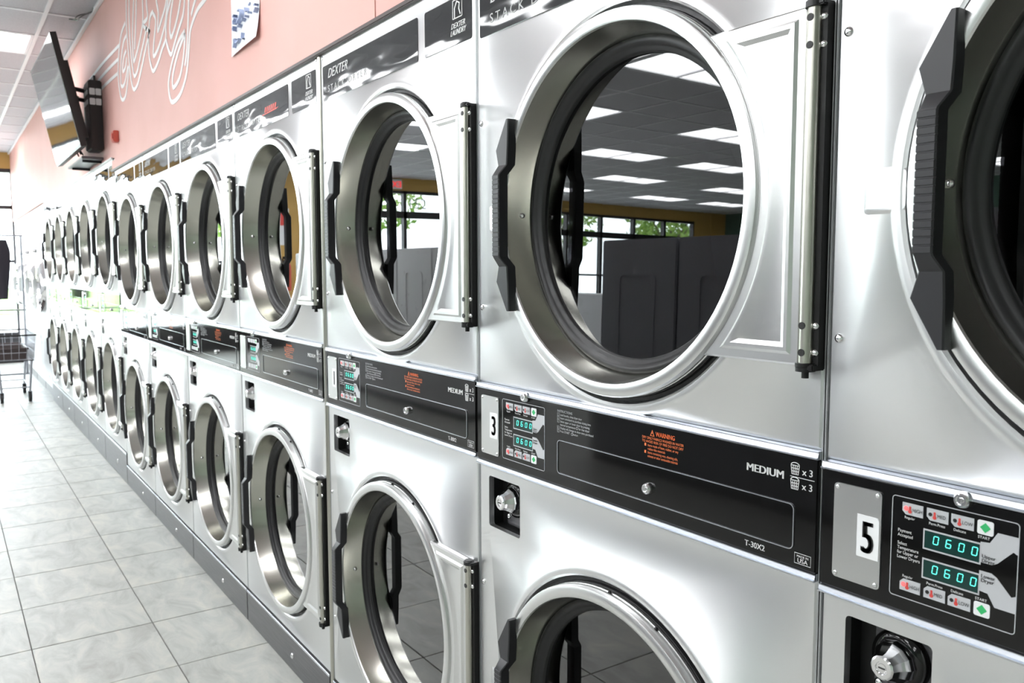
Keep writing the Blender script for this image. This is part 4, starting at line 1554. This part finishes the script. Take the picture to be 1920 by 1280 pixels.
# ------------------------------------------------------------------ washer islands in the middle of the room
def panel_back(w, h):
    m = MB()
    m.bbox(-w / 2 + 0.002, w / 2 - 0.002, -0.85, 0.0, 0.06, h, 0.008)
    return m


def island_unit(xc, y, h, label, group, skin=None):
    skin = skin or grey_panel
    t = thing('island_washer', label, 'washing machine', (xc, y, 0), 0, group)
    w = 0.70
    link('body', cached('isl%g' % h, lambda: panel_back(w, h).mesh('body', skin, 30)), t)
    link('base', cached('islb', lambda: MB().box(-w / 2 + 0.01, w / 2 - 0.01, -0.83, -0.02, 0.0, 0.06).mesh('base', kick_mat)), t)

    def rib():
        m = MB()
        poly = rrect(-0.17, 0.17, 0.35, h - 0.22, 0.05, 5)
        outline(m, poly, 0.014, 0.007, -0.001)
        return m.mesh('pressed_panel', skin, 30)
    link('pressed_panel', cached('islr%g' % h, rib), t)
    d = link('door', cached('isld', lambda: MB().lathe([(0.18, -0.86), (0.20, -0.89), (0.235, -0.89), (0.25, -0.85)], 0, 0.72, 40).mesh('door', chrome, 40)), t)
    link('glass', cached('islg', lambda: MB().lathe([(0.0, -0.865), (0.185, -0.868)], 0, 0.72, 40).mesh('glass', tv_screen)), d)
    p = link('control_panel', cached('islp', lambda: MB().bbox(-0.32, 0.32, -0.857, -0.85, 1.08, 1.26, 0.002).mesh('control_panel', black_gloss)), t)
    link('dial', cached('isli', lambda: MB().cyl((0.2, -0.885, 1.17), (0.2, -0.857, 1.17), 0.03, 20).mesh('dial', chrome, 40)), p)
    return t


for k in range(4):
    island_unit(-4.02 + 0.71 * k, -2.75, 1.56, ['grey backed island washer at the open end of the short island', 'second grey backed washer of the short island', 'third grey backed washer of the short island', 'fourth grey backed washer of the short island'][k], 'washers of the short island')
for k in range(6):  # same panels as the short island, window light put into a paler skin
    island_unit(-6.4 - 0.71 * k, -2.75, 1.50, ['pale backed washer at the near end of the long island', 'second pale backed washer of the long island', 'third pale backed washer of the long island', 'fourth pale backed washer of the long island', 'fifth pale backed washer of the long island', 'pale backed washer at the window end of the long island'][k], 'washers of the long island', wash_white)
for k in range(7):
    front_loader('front_load_washer', (-9.6 + 0.74 * k, -6.6, 0.0), 0, ['first', 'second', 'third', 'fourth', 'fifth', 'sixth', 'seventh'][k] + ' pale front load washer from the window end of the middle bank', 'washing machine', 'front load washers of the middle bank', w=0.73, h=1.12, zc=0.58, r=0.22, depth=0.8)

# ------------------------------------------------------------------ outside
struct('ground_outside', MB().box(-70, XL - 0.2, -60, 25, -0.20, -0.10).mesh('ground_outside', asphalt))
struct('lawn_outside', MB().box(-70, -30, -60, 25, -0.10, -0.02).mesh('lawn_outside', grass))


def tree(x, y, h, label, seed):
    rnd = random.Random(seed)
    t = thing('tree', label, 'tree', (x, y, -0.02), 0, 'trees beyond the shop windows')
    m = MB()
    m.cyl((0, 0, 0), (0.1, 0.05, h * 0.5), 0.16, 10, r1=0.10)
    for k in range(5):
        a_ = k * 2 * PI / 5 + rnd.random()
        m.cyl((0.08, 0.04, h * (0.35 + 0.03 * k)), (math.cos(a_) * h * 0.25, math.sin(a_) * h * 0.25, h * (0.62 + 0.05 * k)), 0.07, 8, r1=0.03)
    link('trunk', m.mesh('trunk', bark, 60), t)
    m = MB()
    for k in range(1500):
        a_, u, q = rnd.random() * 2 * PI, rnd.random(), rnd.random() ** 0.5
        zz = h * (0.38 + 0.62 * u)
        rr = h * 0.36 * math.sqrt(max(0.0, 1 - (2 * u - 0.9) ** 2 * 0.8)) * q
        c = Vector((rr * math.cos(a_), rr * math.sin(a_), zz))
        d1 = Vector((rnd.uniform(-1, 1), rnd.uniform(-1, 1), rnd.uniform(-1, 1))).normalized() * 0.22
        d2 = d1.orthogonal().normalized() * 0.13
        m.add([tuple(c - d1), tuple(c + d2), tuple(c + d1), tuple(c - d2)], [(0, 1, 2, 3)])
    o = link('foliage', m.mesh('foliage', leaf_mat, 180, fix=False), t)
    o['kind'] = 'stuff'


for k, (x, y, h) in enumerate(((-33, -9, 7), (-36, -15.5, 8), (-33, -21, 6.5), (-37, -27, 8), (-34, -33, 7), (-38, -39.5, 8.5))):
    tree(x, y, h, ['low spring tree opposite the exit sign', 'tall spring tree second along the lawn', 'smallest spring tree near the kerb of the lawn', 'tall spring tree fourth along the lawn', 'broad spring tree fifth along the lawn', 'tallest spring tree at the far end of the lawn'][k], k)
